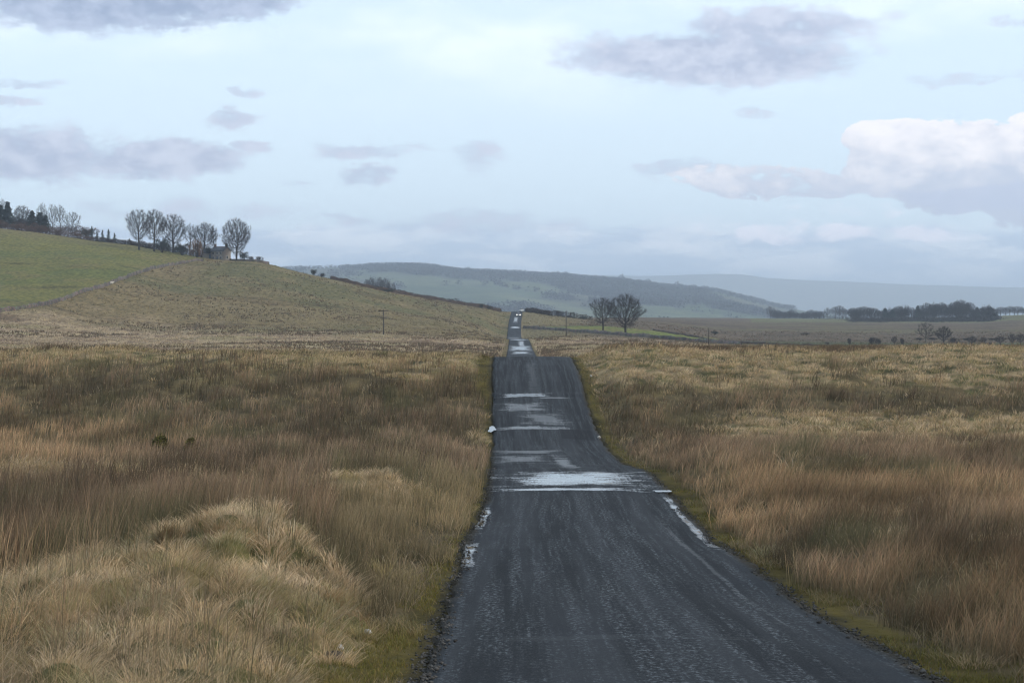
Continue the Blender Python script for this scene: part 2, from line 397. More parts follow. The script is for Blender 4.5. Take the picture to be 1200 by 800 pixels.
M['glass'] = simple('glass', (.015, .018, .022), .06, .6, .1)
M['tyre'] = simple('tyre', (.018, .018, .018), .9, .2, .1)
M['rim'] = simple('rim', (.45, .45, .46), .35, .5, .1, 3., .8)
M['car_dark'] = simple('car_dark', (.022, .026, .034), .25, .6, .1)
M['car_pale'] = simple('car_pale', (.62, .62, .60), .3, .6, .05)
M['black_plastic'] = simple('black_plastic', (.02, .02, .02), .6, .4, .1)
M['plate'] = simple('plate', (.75, .75, .72), .5, .4, .05)
M['wool'] = simple('wool', (.62, .58, .50), .95, .1, .2, 6.)
M['sheep_face'] = simple('sheep_face', (.10, .09, .08), .9, .1, .2)
M['pale_stone'] = simple('pale_stone', (.44, .43, .40), .9, .2, .35, 24.)
M['dark_stone'] = simple('dark_stone', (.035, .033, .030), .9, .2, .3, 12.)
# dry stone
ms, n, b = mat('drystone')
tc = n.new('ShaderNodeTexCoord').outputs['Object']
vo = n.new('ShaderNodeTexVoronoi'); n.put(vo.inputs['Vector'], n.vmath('MULTIPLY', tc, (1.3, 1.3, 3.))); vo.inputs['Scale'].default_value = 1.
c = n.mix(n.ramp(n.noise(tc, .30, 6, .7), .35, .65), (.035, .028, .022), (.15, .12, .095))
c = n.mix(.45, c, n.mix(1., c, vo.outputs['Color'], 'MULTIPLY'))
n.put(b.inputs['Base Color'], c); b.inputs['Roughness'].default_value = .92
n.put(b.inputs['Normal'], n.bump(vo.outputs['Distance'], .12, 1.))
M['drystone'] = ms
mh, n, b = mat('house_stone')
tc = n.new('ShaderNodeTexCoord').outputs['Object']
vo = n.new('ShaderNodeTexVoronoi'); n.put(vo.inputs['Vector'], n.vmath('MULTIPLY', tc, (2., 2., 4.)))
c = n.mix(n.noise(tc, .8, 4), (.14, .12, .10), (.24, .205, .165))
n.put(b.inputs['Base Color'], n.mix(.25, c, n.mix(1., c, vo.outputs['Color'], 'MULTIPLY'))); b.inputs['Roughness'].default_value = .9
M['house_stone'] = mh
# water in the puddles
mw, n, b = mat('puddle_water')
b.inputs['Base Color'].default_value = (.02, .022, .025, 1); b.inputs['Roughness'].default_value = .03; b.inputs['Specular IOR Level'].default_value = .6
n.put(b.inputs['Normal'], n.bump(n.noise(n.new('ShaderNodeTexCoord').outputs['Object'], 4., 2), .004, .4))
M['water'] = mw
ml, n, b = mat('headlamp')
b.inputs['Base Color'].default_value = (.8, .8, .78, 1); b.inputs['Emission Color'].default_value = (1, .95, .86, 1); b.inputs['Emission Strength'].default_value = 3.5
M['headlamp'] = ml

# ------------------------------------------------------------------ ground sheet
def field_line(px, pts): return np.interp(px, [p for p, _ in pts], [q for _, q in pts])
WALL_L = [(-60, 371), (0, 366), (51, 359), (99, 343), (130, 333), (170, 318), (198, 311), (238, 305.5)]
WALL_R = [(614, 383.8), (640, 386), (660, 387.8), (700, 390.6), (735, 393.6), (760, 395.8), (800, 399.2), (840, 402.6), (866, 404.6)]
GREEN_TOP = [(612, 383), (640, 383.2), (690, 381), (720, 383), (750, 386), (800, 391), (860, 400), (880, 405)]
wl_px = np.linspace(-60, 240, 80); wl_d = np.array([hit(p, field_line(p, WALL_L), 400, 840) for p in wl_px])
wr_px = np.linspace(612, 870, 60); wr_d = np.array([hit(p, field_line(p, WALL_R), 480, 800) for p in wr_px])
gt_px = np.linspace(612, 880, 60); gt_d = np.array([hit(p, field_line(p, GREEN_TOP), 500, 900) for p in gt_px])
def smooth1(v, k=4):
    vp = np.pad(v, k, mode='edge'); return np.array([vp[i:i + 2*k + 1].mean() for i in range(len(v))])
wl_d = smooth1(wl_d); wr_d = smooth1(wr_d); gt_d = smooth1(gt_d)

def verge_w(x, d, left):
    nz = fbm(d * .22, np.where(left, 2., 9.), 61, 3)
    nz2 = fbm(d * .9, np.where(left, 5., 7.), 62, 3)
    wl = .10 + 1.0 * nz * sstep(34, 20, d) + .22 * nz2 + .7 * sstep(100, 112, d)
    wr_ = .10 + .55 * nz + .45 * nz2
    return np.where(left, wl, wr_)

def tussocky(x, d):
    """1 where straw tussocks grow, 0 where rushes do"""
    px = 600 + F * x / d
    nz = fbm(x * .16, d * .09, 91); n2 = fbm(x * .6, d * .4, 92, 3)
    t = np.zeros_like(x)
    # mound in the left foreground
    t = np.maximum(t, in_mound(x, d))
    t = np.maximum(t, np.exp(-((x + 14.6) / 6.)**4 - ((d - 59) / 4.2)**4) * sstep(.35, .55, n2 + .1))
    # pale bank across the dip on the right
    t = np.maximum(t, sstep(84, 88, d + (n2 - .5) * 6) * sstep(99, 96, d + (n2 - .5) * 4) * sstep(800, 880, px))
    t = np.maximum(t, sstep(105, 110, d) * sstep(600, 700, px) * (.35 + .65 * sstep(.44, .52, nz + .06)))
    t = np.maximum(t, sstep(112, 118, d + (n2 - .5) * 6) * sstep(250, 380, px) * (px < 600) * (.68 + .32 * sstep(.38, .44, nz + .05)))
    t = np.maximum(t, sstep(114, 124, d + (n2 - .5) * 10) * (px < 300) * (.68 + .32 * sstep(.42, .5, nz)))
    t = np.maximum(t, sstep(.68, .74, nz) * .9)
    t = np.maximum(t, sstep(1060, 1150, px) * sstep(24, 20, d) * .3)
    return t

def ground_col(x, d):
    px = 600 + F * x / np.maximum(d, 1.)
    shp = x.shape + (3,)
    def C(c): return np.broadcast_to(np.array(c), shp)
    def mixc(c0, c1, w): return c0 * (1 - w[..., None]) + C(c1) * w[..., None]
    n1 = fbm(x * .06, d * .06, 71); n2 = fbm(x * .25, d * .12, 72); n3 = fbm(x * .012, d * .012, 73)
    c = C((.105, .082, .045)).copy()                                  # peaty floor under the rushes
    c = mixc(c, (.16, .13, .065), sstep(.45, .65, n2) * sstep(95, 125, d))
    tk = sstep(.3, .7, tussocky(x, np.maximum(d, 5))) * (d < 150)
    fs = sstep(70, 90, d)[..., None]; straw = C((.165, .128, .072)) * (1 - fs) + C((.27, .205, .125)) * fs; straw = mixc(straw, (.095, .090, .040), sstep(.42, .62, fbm(x * 1.3, d * 1.1, 78)))
    c = c * (1 - tk[..., None]) + straw * tk[..., None]
    # the moor beyond the crest
    w = sstep(135, 200, d)
    rt = (sstep(560, 640, px) * sstep(460, 380, d))[..., None]
    moor = C((.345, .265, .172)) * (1 - rt) + C((.33, .25, .155)) * rt; moor = mixc(moor, (.26, .19, .13), sstep(.48, .62, n2)); moor = mixc(moor, (.32, .26, .155), sstep(.5, .65, n1))
    c = c * (1 - w[..., None]) + moor * w[..., None]
    # left hillside
    hill = C((.190, .148, .078)).copy(); hill = mixc(hill, (.135, .124, .060), sstep(.48, .68, n3)); hill = mixc(hill, (.20, .16, .085), sstep(.55, .7, n1) * .7)
    w = sstep(430, 560, d + (n1 - .5) * 120) * (px < 597)
    c = c * (1 - w[..., None]) + hill * w[..., None]
    # green pasture above the long wall
    dw = np.interp(px, wl_px, wl_d)
    w = ((d > dw) & (px < 239)).astype(float)
    past = C((.158, .152, .052)).copy(); past = mixc(past, (.125, .138, .046), sstep(.45, .6, n3)); past = mixc(past, (.165, .145, .06), sstep(.56, .68, n1) * .8)
    past = mixc(past, (.165, .14, .065), sstep(800, 850, d) * .8)
    c = c * (1 - w[..., None]) + past * w[..., None]
    # right: grey-brown rough land behind
    w = sstep(520, 640, d) * (px > 612)
    rough_ = C((.135, .105, .075)).copy(); rough_ = mixc(rough_, (.105, .080, .060), sstep(.5, .65, n1)); rough_ = mixc(rough_, (.145, .13, .075), sstep(.5, .7, n3) * .8)
    tan = C((.20, .165, .09))
    wt_ = (sstep(720, 640, px))[..., None]
    rough_ = rough_ * (1 - wt_) + tan * wt_
    c = c * (1 - w[..., None]) + rough_ * w[..., None]
    dr = np.interp(px, wr_px, wr_d); dg = np.interp(px, gt_px, gt_d)
    w = ((d > dr) & (d < dg) & (px > 614) & (px < 876)).astype(float)
    gr = C((.145, .175, .045)).copy(); gr = mixc(gr, (.17, .165, .055), sstep(.45, .65, n1))
    c = c * (1 - w[..., None]) + gr * w[..., None]
    w = ((px > 866)).astype(float) * sstep(560, 590, d) * sstep(705, 670, d) * .75
    c = mixc(c, (.085, .105, .050), w)
    w = (px > 880) * sstep(1270, 1330, d + (n3 - .5) * 160) * .8
    c = mixc(c, (.15, .155, .070), w)
    # verge beside the road: moss and short grass, then black peat at its edge
    xc = xr(d); aa = np.abs(x - xc) - HALF; left = x < xc
    vw = verge_w(x, d, left)
    w = sstep(vw + .25, vw * .7, aa) * (1 - sstep(140, 700, d) * .8)
    c = mixc(c, (.085, .068, .020), w * sstep(.2, .5, n2 + .15))
    w = sstep(.30, .05, aa + .25 * (vnoise(x * 3, d * 1.5, 77) - .5)) * (1 - sstep(150, 400, d))
    c = mixc(c, (.040, .034, .018), w * .85)
    return c

sv = np.unique(np.concatenate([np.linspace(-1500, -760, 30), np.arange(-760, 760, 3.2), np.linspace(760, 1500, 30), np.arange(-70, 70, 1.0)]))
dv = np.unique(np.concatenate([np.linspace(-40, 8, 12), np.arange(8, 13, .4), np.arange(13, 35, .10), np.arange(35, 60, .3), np.arange(60, 140, .5), np.arange(140, 420, 1.6), np.arange(420, 960, 1.6), np.arange(960, 2000, 8), np.linspace(2000, 20000, 30)]))
S, D = np.meshgrid(sv, dv); X = S * (np.maximum(D, -15) + 25) / F
# keep columns near the road following it
Z = ground(X, D, True)
GC = ground_col(X, D)
nr, nc = X.shape
idx = np.arange(nr * nc).reshape(nr, nc)
quads = np.stack([idx[:-1, :-1], idx[:-1, 1:], idx[1:, 1:], idx[1:, :-1]], -1).reshape(-1, 4)
me = mesh_np('ground', np.stack([X, D, Z], -1), quads, None, GC.reshape(-1, 3), True)
go = link('ground', me, MG); tag(go, kind='structure')

# ------------------------------------------------------------------ road
rd = np.unique(np.concatenate([np.arange(-40, 140, .2), np.arange(140, 600, 1.), np.arange(600, 960, .8), np.arange(960, 1100, 6)]))
na = 27
tt = np.linspace(-1, 1, na)
EL = edge_l(rd); ER = edge_r(rd)
XX = (EL + ER)[:, None] / 2 + (ER - EL)[:, None] / 2 * tt[None]
DD = np.repeat(rd[:, None], na, 1)
lift = np.interp(rd, [0, 100, 400, 1000], [.03, .035, .06, .12])[:, None]
ZZ = zr(DD) + lift + .045 * (1 - tt**2)[None] + (fbm(XX * .5, DD * .28, 81, 3) - .5) * .07 + (fbm(XX * .2, DD * .55, 83, 3) - .5) * .05
ZZ = ZZ + .05 * np.exp(-((DD - 57.2 + .1 * XX) / .5)**2) + .05 * np.exp(-((DD - 106.8) / .6)**2) - .04 * np.exp(-((DD - 54.6) / 1.2)**2)
# broken turned-down edges
top = np.stack([XX, DD, ZZ], -1)
skl = top[:, :1].copy(); skl[..., 0] -= .06; skl[..., 2] -= .16 + lift
skr = top[:, -1:].copy(); skr[..., 0] += .06; skr[..., 2] -= .16 + lift
RV = np.concatenate([skl, top, skr], 1)
nr, nc = RV.shape[:2]; idx = np.arange(nr * nc).reshape(nr, nc)
quads = np.stack([idx[:-1, :-1], idx[:-1, 1:], idx[1:, 1:], idx[1:, :-1]], -1).reshape(-1, 4)
me = mesh_np('road', RV, quads, None, None, True)
uvl = me.uv_layers.new(name='UVMap')
li = np.empty(len(me.loops), np.int32); me.loops.foreach_get('vertex_index', li)
uvv = np.stack([RV[..., 0] - xr(RV[..., 1]), RV[..., 1]], -1).reshape(-1, 2)[li]
uvl.data.foreach_set('uv', uvv.astype(np.float32).reshape(-1))
ro = link('road', me, MR); tag(ro, kind='structure')

def road_z(x, d): return float(zr(d)) + float(np.interp(d, [0, 100, 400, 1000], [.03, .035, .06, .12])) + .02

# puddles lying along the broken edges
def puddle(x, d, rx, ry, seed, rot=0., z=None):
    k = 40; an = np.linspace(0, 2 * math.pi, k, endpoint=False)
    r = .30 + 1.3 * fbm(np.cos(an) * 1.5 + 5, np.sin(an) * 1.5 + 5, seed, 4)
    px_ = np.cos(an) * rx * r; py_ = np.sin(an) * ry * r
    c_, s_ = math.cos(rot), math.sin(rot)
    v = np.stack([px_ * c_ - py_ * s_, px_ * s_ + py_ * c_, np.zeros(k)], 1)
    v = np.concatenate([v, [[0, 0, 0]]])
    o = link('puddle', mesh_np('puddle', v, None, [(i, (i + 1) % k, k) for i in range(k)]), M['water'])
    o.location = (x, d, z); o.rotation_euler = (math.atan((float(zr(d + 1)) - float(zr(d - 1))) / 2), 0, 0); tag(o, kind='structure'); return o
for (px, y, rx, ry, sd, dz) in [(577, 505, .20, 1.1, 3, .09), (776, 577, .24, .5, 9, .055)]:
    dd = np.linspace(15, 96, 2000); d = float(dd[np.argmin(np.abs(HZ - zr(dd) * F / dd - y))])
    x, _ = at(px, d); puddle(x, d, rx, ry, sd, z=float(zr(d)) + dz)

# crumbled tarmac and grit along the edges
Ng = 5200
gd_ = 13 * (70 / 13)**rng.random(Ng); sd0 = rng.random(Ng) < .5
gx_ = np.where(sd0, edge_l(gd_) - rng.normal(.03, .085, Ng), edge_r(gd_) + rng.normal(.03, .085, Ng))
inroad = (gx_ > edge_l(gd_)) & (gx_ < edge_r(gd_))
gz_ = np.where(inroad, zr(gd_) + .035, np.maximum(ground(gx_, gd_, True), zr(gd_) - .12)) + .006
gs_ = rng.uniform(.006, .030, Ng) * rng.uniform(.5, 1.2, Ng)
octa = np.array([(1, 0, 0), (-1, 0, 0), (0, 1, 0), (0, -1, 0), (0, 0, .7), (0, 0, -.7)], float)
gv = np.stack([gx_, gd_, gz_], 1)[:, None] + octa[None] * gs_[:, None, None] * rng.uniform(.6, 1.4, (Ng, 6, 1))
ot = np.array([(0, 2, 4), (2, 1, 4), (1, 3, 4), (3, 0, 4), (2, 0, 5), (1, 2, 5), (3, 1, 5), (0, 3, 5)])
gt_ = (np.arange(Ng)[:, None, None] * 6 + ot[None]).reshape(-1, 3)
o = link('gravel', mesh_np('gravel', gv, None, gt_), simple('gravel', (.085, .082, .078), .9, .15, .5, 9.)); tag(o, 'crumbled tarmac and grit along both broken road edges', 'gravel', kind='stuff')

# ------------------------------------------------------------------ grasses and rushes
def blades(base, az, L, bend, droop, width, face, c0, c1, ts=(0, .38, .72, 1.), tap=(1., .85, .6, .06)):
    N = len(base); T = len(ts)
    h = np.stack([np.cos(az), np.sin(az), np.zeros(N)], 1); s = np.stack([np.cos(face), np.sin(face), np.zeros(N)], 1)
    V = np.empty((N, T, 2, 3), np.float32); C = np.empty((N, T, 2, 3), np.float32)
    for k, t in enumerate(ts):
        p = base + h * (L * bend * t**1.7)[:, None]
        p = p + np.array([[0, 0, 1.]]) * (L * (t - droop * t * t))[:, None]
        o = s * (width * .5 * tap[k])[:, None]
        V[:, k, 0] = p - o; V[:, k, 1] = p + o
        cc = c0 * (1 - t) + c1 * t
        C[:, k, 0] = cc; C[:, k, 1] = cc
    i = (np.arange(N) * T * 2)[:, None]
    q = np.concatenate([i + np.array([[2*k, 2*k+1, 2*k+3, 2*k+2]]) for k in range(T - 1)])
    return V.reshape(-1, 3), q, C.reshape(-1, 3)
class Veg:
    def __init__(s): s.V = []; s.Q = []; s.C = []; s.n = 0
    def add(s, *a, **k):
        v, q, c = blades(*a, **k); s.V.append(v); s.Q.append(q + s.n); s.C.append(c); s.n += len(v)
    def build(s, name, m):
        me = mesh_np(name, np.concatenate(s.V), np.concatenate(s.Q), None, np.concatenate(s.C))
        return link(name, me, m)
def pick(pal, w, N):
    k = rng.choice(len(pal), N, p=np.array(w) / sum(w)); return np.array(pal)[k] * rng.uniform(.8, 1.22, (N, 1))

def scatter(N, d0, d1, p0=-170, p1=1370, power=1.0):
    """random spots, thinning out with distance"""
    u = rng.random(N)
    if power == 1.0: d = d0 * (d1 / d0)**u
    else: d = (d0**(1 - power) + u * (d1**(1 - power) - d0**(1 - power)))**(1 / (1 - power))
    px = rng.uniform(p0, p1, N); return (px - 600) / F * d, d

def road_gap(x, d):
    xc = xr(d); return np.abs(x - xc) - HALF

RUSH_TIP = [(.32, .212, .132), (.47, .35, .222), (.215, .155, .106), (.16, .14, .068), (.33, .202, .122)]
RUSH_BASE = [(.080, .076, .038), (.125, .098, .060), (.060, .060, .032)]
STRAW_TIP = [(.54, .405, .255), (.44, .315, .19), (.40, .335, .24), (.31, .265, .14), (.60, .50, .37)]
STRAW_BASE = [(.24, .178, .102), (.15, .135, .062), (.27, .195, .115)]
MOSS = [(.155, .130, .030), (.110, .108, .030), (.19, .135, .055)]

# rushes: upright, in clumps
veg = Veg()
x, d = scatter(95000, 13, 150)
t = tussocky(x, d); g = road_gap(x, d)
px = 600 + F * x / d
vw = verge_w(x, d, x < xr(d))
clump = fbm(x * .75, d * .75, 101, 3); big = fbm(x * .10, d * .06, 103, 3)
left_near = (px > 430) & (px < 560) & (d < 26)
keep = (rng.random(len(x)) > t * .965) & (g > vw * np.interp(d, [18, 30], [1., .75]) + .08 + .75 * (fbm(x * 1.1, d * 1.1, 107, 3) - .36)) & (rng.random(len(x)) < .10 + 1.6 * sstep(.40, .60, clump))
lf = (px > 385) & (px < 600) & (d < 46)
keep &= ~lf | (rng.random(len(x)) < .05 + 1.1 * sstep(.47, .62, clump))
x, d, clump, big = x[keep], d[keep], clump[keep], big[keep]
K = 6
N = len(x) * K
cx = np.repeat(x, K); cd = np.repeat(d, K); ccl = np.repeat(clump, K); cb = np.repeat(big, K)
sp = .05 + .0011 * cd
bx = cx + rng.normal(0, 1, N) * sp; bd = cd + rng.normal(0, 1, N) * sp
ok = road_gap(bx, bd) > .12
bx, bd, cx, cd, ccl, cb = (v[ok] for v in (bx, bd, cx, cd, ccl, cb)); N = len(bx)
bz = ground(bx, bd) - .03
px = 600 + F * bx / bd
right = (bx > xr(bd))
L = rng.uniform(.55, 1.0, N) * (.35 + 1.05 * ccl) * np.interp(bd, [13, 30, 60, 105, 125, 150], [.95, 1., 1.0, .95, .75, .6]) * np.where(right, .88, 1.)
near_edge = road_gap(bx, bd) < 1.2
L = np.where(near_edge, L * .8, L); L = L * np.where((~right) & (bd < 60) & ~near_edge, 1.15, 1.) * np.where((px > 385) & (px < 600) & (bd < 46), .68, 1.)
az = np.where(rng.random(N) < .62, rng.normal(.15, .75, N), rng.uniform(0, 2 * math.pi, N))
bend = rng.uniform(.05, .38, N); bend = np.where(right, bend * 1.45, bend); droop = rng.uniform(0, .10, N) + np.where(right, .05, 0)
wd = np.maximum(.0042, .50 * bd / 1991) * rng.uniform(.7, 1.3, N)
tip = pick(RUSH_TIP, [5, 2.4, 3, 1.0, 1.6], N); bas = pick(RUSH_BASE, [2, 2, 1], N)
stand = sstep(.35, .65, cb)[:, None]                     # stands differ: greyer brown ones, yellower ones
tip = tip * (1 - stand) * np.array([1.10, 1.04, .95]) + tip * stand * np.array([.74, .73, .76])
tone = .42 + 1.05 * sstep(.28, .72, fbm(cx * .42, cd * .20, 141, 4))
swath = np.exp(-((cd - 108) / 3.5)**2) * (px < 590) * .35 + np.exp(-((cd - 95) / 3)**2) * ((px > 360) & (px < 590)) * .45 + np.exp(-((cd - 37) / 4)**2) * ((px > 60) & (px < 600)) * .42 + np.exp(-((cd - 101) / 2.5)**2) * (px > 830) * .25
tone = tone * (1 - swath)
tip = tip * tone[:, None]; bas = bas * (.5 + .5 * tone)[:, None]
ol = (((px > 385) & (px < 600) & (bd < 60)) * .5)[:, None]
tip = tip * (1 - ol) + np.array([[.185, .165, .085]]) * tone[:, None] * ol
tw = np.where(right, 1., 0.)[:, None]; tip = tip * (1 - tw) + tip * tw * np.array([1.06, 1.03, 1.0])
gp = (sstep(.62, .72, fbm(bx * .35, bd * .2, 109, 3)))[:, None]
tip = tip * (1 - gp * .7) + np.array([[.10, .105, .05]]) * gp * .7
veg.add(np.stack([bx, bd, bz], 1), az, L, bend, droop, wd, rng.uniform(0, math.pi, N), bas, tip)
o = veg.build('rushes', M['rush']); tag(o, 'tall brown and olive rushes covering the moor on both sides of the road', 'rushes', kind='stuff')

# tussock grass: arching out of each clump
veg = Veg()
gi, gj = np.meshgrid(np.arange(-34, 25), np.arange(22, 100)); gi = gi.ravel(); gj = gj.ravel()
gx, gd, grad_, gh_ = hum_cell(gi, gj)
gp_ = 600 + F * gx / gd; k_ = (gp_ > -160) & (gp_ < 1360); gx, gd, grad_ = gx[k_], gd[k_], grad_[k_]
x, d = scatter(21000, 40, 150)
x = np.concatenate([gx, x]); d = np.concatenate([gd, d]); nnear = len(gx)
isn = np.arange(len(x)) < nnear
t = tussocky(x, d); g = road_gap(x, d); px = 600 + F * x / d
vw = verge_w(x, d, x < xr(d))
rad = np.r_[grad_, np.zeros(len(x) - nnear)]
keep = (rng.random(len(x)) < t * np.where(isn, 1.1, 1.) + .02) & ~(~isn & (in_mound(x, d) > .5)) & (g > vw + .15)
x, d, isn, rad = x[keep], d[keep], isn[keep], rad[keep]
rad = np.where(isn, rad, np.clip(.16 + .10 * rng.random(len(x)) + .0016 * d, 0, .5))
tint = pick([(1.25, 1.18, 1.10), (.95, .93, .92), (.74, .76, .58), (1.45, 1.42, 1.45), (.74, .65, .57), (.80, .88, .78)], [4, 3, 1.5, 2.0, 1.5, 1.2], len(x))
cntK = np.where(isn, 260, 30)
rep_ = lambda v: np.repeat(v, cntK, axis=0)
hum = np.where(isn, 0., rng.uniform(.05, .30, len(x)))
N = int(cntK.sum())
rr = np.sqrt(rng.random(N)); th = rng.uniform(0, 2 * math.pi, N)
crad = rep_(rad)
bx = rep_(x) + rr * np.cos(th) * crad * 1.05; bd = rep_(d) + rr * np.sin(th) * crad * 1.05
cz = rep_(ground(x, d)); isK = rep_(isn)
bz = np.where(isK, ground(bx, bd), np.maximum(ground(bx, bd), cz - .1)) + rep_(hum) * (1 - rr**2) - .04
wa = rep_(rng.normal(-.45, .95, len(x))); wind = np.stack([np.cos(wa) * .8, np.sin(wa) * .8], 1)
hv = np.stack([np.cos(th), np.sin(th)], 1) * (.35 + .75 * rr)[:, None] + wind * rng.uniform(.2, 1.1, (N, 1))
az = np.arctan2(hv[:, 1], hv[:, 0]) + rng.normal(0, .25, N)
px = 600 + F * bx / bd
big_t = np.where((bd < 40), .92, .8)
L = np.where(isK, rng.uniform(.14, .40, N) * rep_(rng.uniform(.75, 1.25, len(x))), rng.uniform(.26, .52, N)) * np.interp(bd, [13, 75, 100, 150], [1., 1., .66, .5])
bend = rng.uniform(.25, .95, N); droop = rng.uniform(.20, .80, N) * rep_(rng.uniform(.6, 1.1, len(x)))
wd = np.maximum(.0040, np.interp(bd, [60, 110], [.50, .36]) * bd / 1991) * rng.uniform(.7, 1.3, N)
ct = rep_(tint)
tip = pick(STRAW_TIP, [4, 3, 2.4, 1.6, 1.6], N) * ct; bas = pick(STRAW_BASE, [2, 1.4, 1.4], N) * ct
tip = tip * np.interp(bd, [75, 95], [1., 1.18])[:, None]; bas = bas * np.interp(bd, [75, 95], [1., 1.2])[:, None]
tip = np.where(isK[:, None], tip * 1.14, tip)
wgreen = (sstep(105, 118, bd) * (px < 600))[:, None]
tip = tip * (1 - .35 * wgreen) + np.array([[.30, .30, .13]]) * .35 * wgreen
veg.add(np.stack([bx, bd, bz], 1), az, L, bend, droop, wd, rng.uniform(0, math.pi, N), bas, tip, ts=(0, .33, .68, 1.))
# thin lower layer of dead grass everywhere
x, d = scatter(60000, 13, 150); g = road_gap(x, d); vw = verge_w(x, d, x < xr(d))
keep = (g > vw * .9 + .1) & (rng.random(len(x)) > .6 * tussocky(x, d) * (d < 45))
x, d = x[keep], d[keep]; N = len(x)
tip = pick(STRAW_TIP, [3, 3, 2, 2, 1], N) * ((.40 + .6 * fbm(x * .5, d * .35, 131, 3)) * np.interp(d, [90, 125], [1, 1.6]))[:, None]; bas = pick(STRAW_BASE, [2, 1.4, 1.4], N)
veg.add(np.stack([x, d, ground(x, d) - .02], 1), rng.uniform(0, 6.28, N), rng.uniform(.2, .45, N), rng.uniform(.3, .9, N), rng.uniform(.2, .6, N),
        np.maximum(.004, .55 * d / 1991), rng.uniform(0, 3.14, N), bas, tip)
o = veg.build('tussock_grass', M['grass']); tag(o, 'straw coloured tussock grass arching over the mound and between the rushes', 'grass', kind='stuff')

# short moss and grass on the verges
veg = Veg()
x, d = scatter(400000, 13, 140, 300, 1250)
g = road_gap(x, d); vw = verge_w(x, d, x < xr(d))
keep = (g > .10 + .14 * vnoise(d * 2.2, x * 2.2, 113)) & (g < vw * 1.15 + .35) & (rng.random(len(x)) < .02 + 1.1 * sstep(.42, .6, fbm(x * 1.3, d * .6, 115, 3)))
x, d = x[keep], d[keep]; N = len(x)
tip = pick(MOSS, [4, 3, 1.5], N); bas = tip * .8
gs = (sstep(.5, .64, fbm(x * .7, d * .5, 117, 3)))[:, None]
tip = tip * (1 - gs) + pick(STRAW_TIP, [1, 2, 1, 2, 0], N) * .6 * gs
veg.add(np.stack([x, d, ground(x, d) - .01], 1), rng.uniform(0, 6.28, N), rng.uniform(.03, .10, N) * (1 + 1.2 * gs[:, 0]), rng.uniform(.2, .9, N), rng.uniform(.1, .4, N),
        np.maximum(.006, .7 * d / 1991), rng.uniform(0, 3.14, N), bas, tip)
o = veg.build('verge_grass', M['moss']); tag(o, 'short mossy yellow green grass along both edges of the road', 'verge grass', kind='stuff')

# rough grass on the moor and hillside farther off
veg = Veg()
x, d = scatter(120000, 128, 900, -60, 1260, 1.35)
px = 600 + F * x / d
g = road_gap(x, d)
dw = np.interp(px, wl_px, wl_d); dr_ = np.interp(px, wr_px, wr_d); dg_ = np.interp(px, gt_px, gt_d)
n1 = fbm(x * .06, d * .035, 121); n2 = fbm(x * .25, d * .10, 122, 3)
keep = (g > .5 + d * .0015) & ~((d > dw) & (px < 240)) & ~((d > dr_ - 5) & (d < dg_) & (px > 612) & (px < 878)) & (rng.random(len(x)) < .25 + sstep(.35, .6, n2))
x, d, n1, n2, px = x[keep], d[keep], n1[keep], n2[keep], px[keep]; N = len(x)
K = 3
bx = np.repeat(x, K) + rng.normal(0, .35, N * K); bd = np.repeat(d, K) + rng.normal(0, .35, N * K); NK = N * K
base_c = ground_col(bx, bd)
rush = (sstep(.53, .60, n1 + np.interp(d, [128, 420, 520], [.08, .06, 0])) * (rng.random(N) < .8))
rushK = np.repeat(rush, K)[:, None]
tip = base_c * rng.uniform(.6, 1.7, (NK, 1)) * (1 - rushK) + pick([(.15, .10, .065), (.12, .095, .06)], [1, 1], NK) * rushK
L = (rng.uniform(.22, .45, NK) + .25 * rushK[:, 0]) * np.interp(bd, [128, 400, 900], [1., 1., 1.1])
veg.add(np.stack([bx, bd, ground(bx, bd) - .04], 1), rng.normal(0, 1.2, NK), L, rng.uniform(.2, .9, NK), rng.uniform(.1, .5, NK),
        .62 * bd / 1991 * rng.uniform(.7, 1.4, NK), rng.normal(0, .5, NK), tip * .75, tip, ts=(0, .6, 1.), tap=(1., .8, .15))
o = veg.build('moor_grass', M['grass']); tag(o, 'rough buff moor grass running up the hillside beyond the crest', 'grass', kind='stuff')

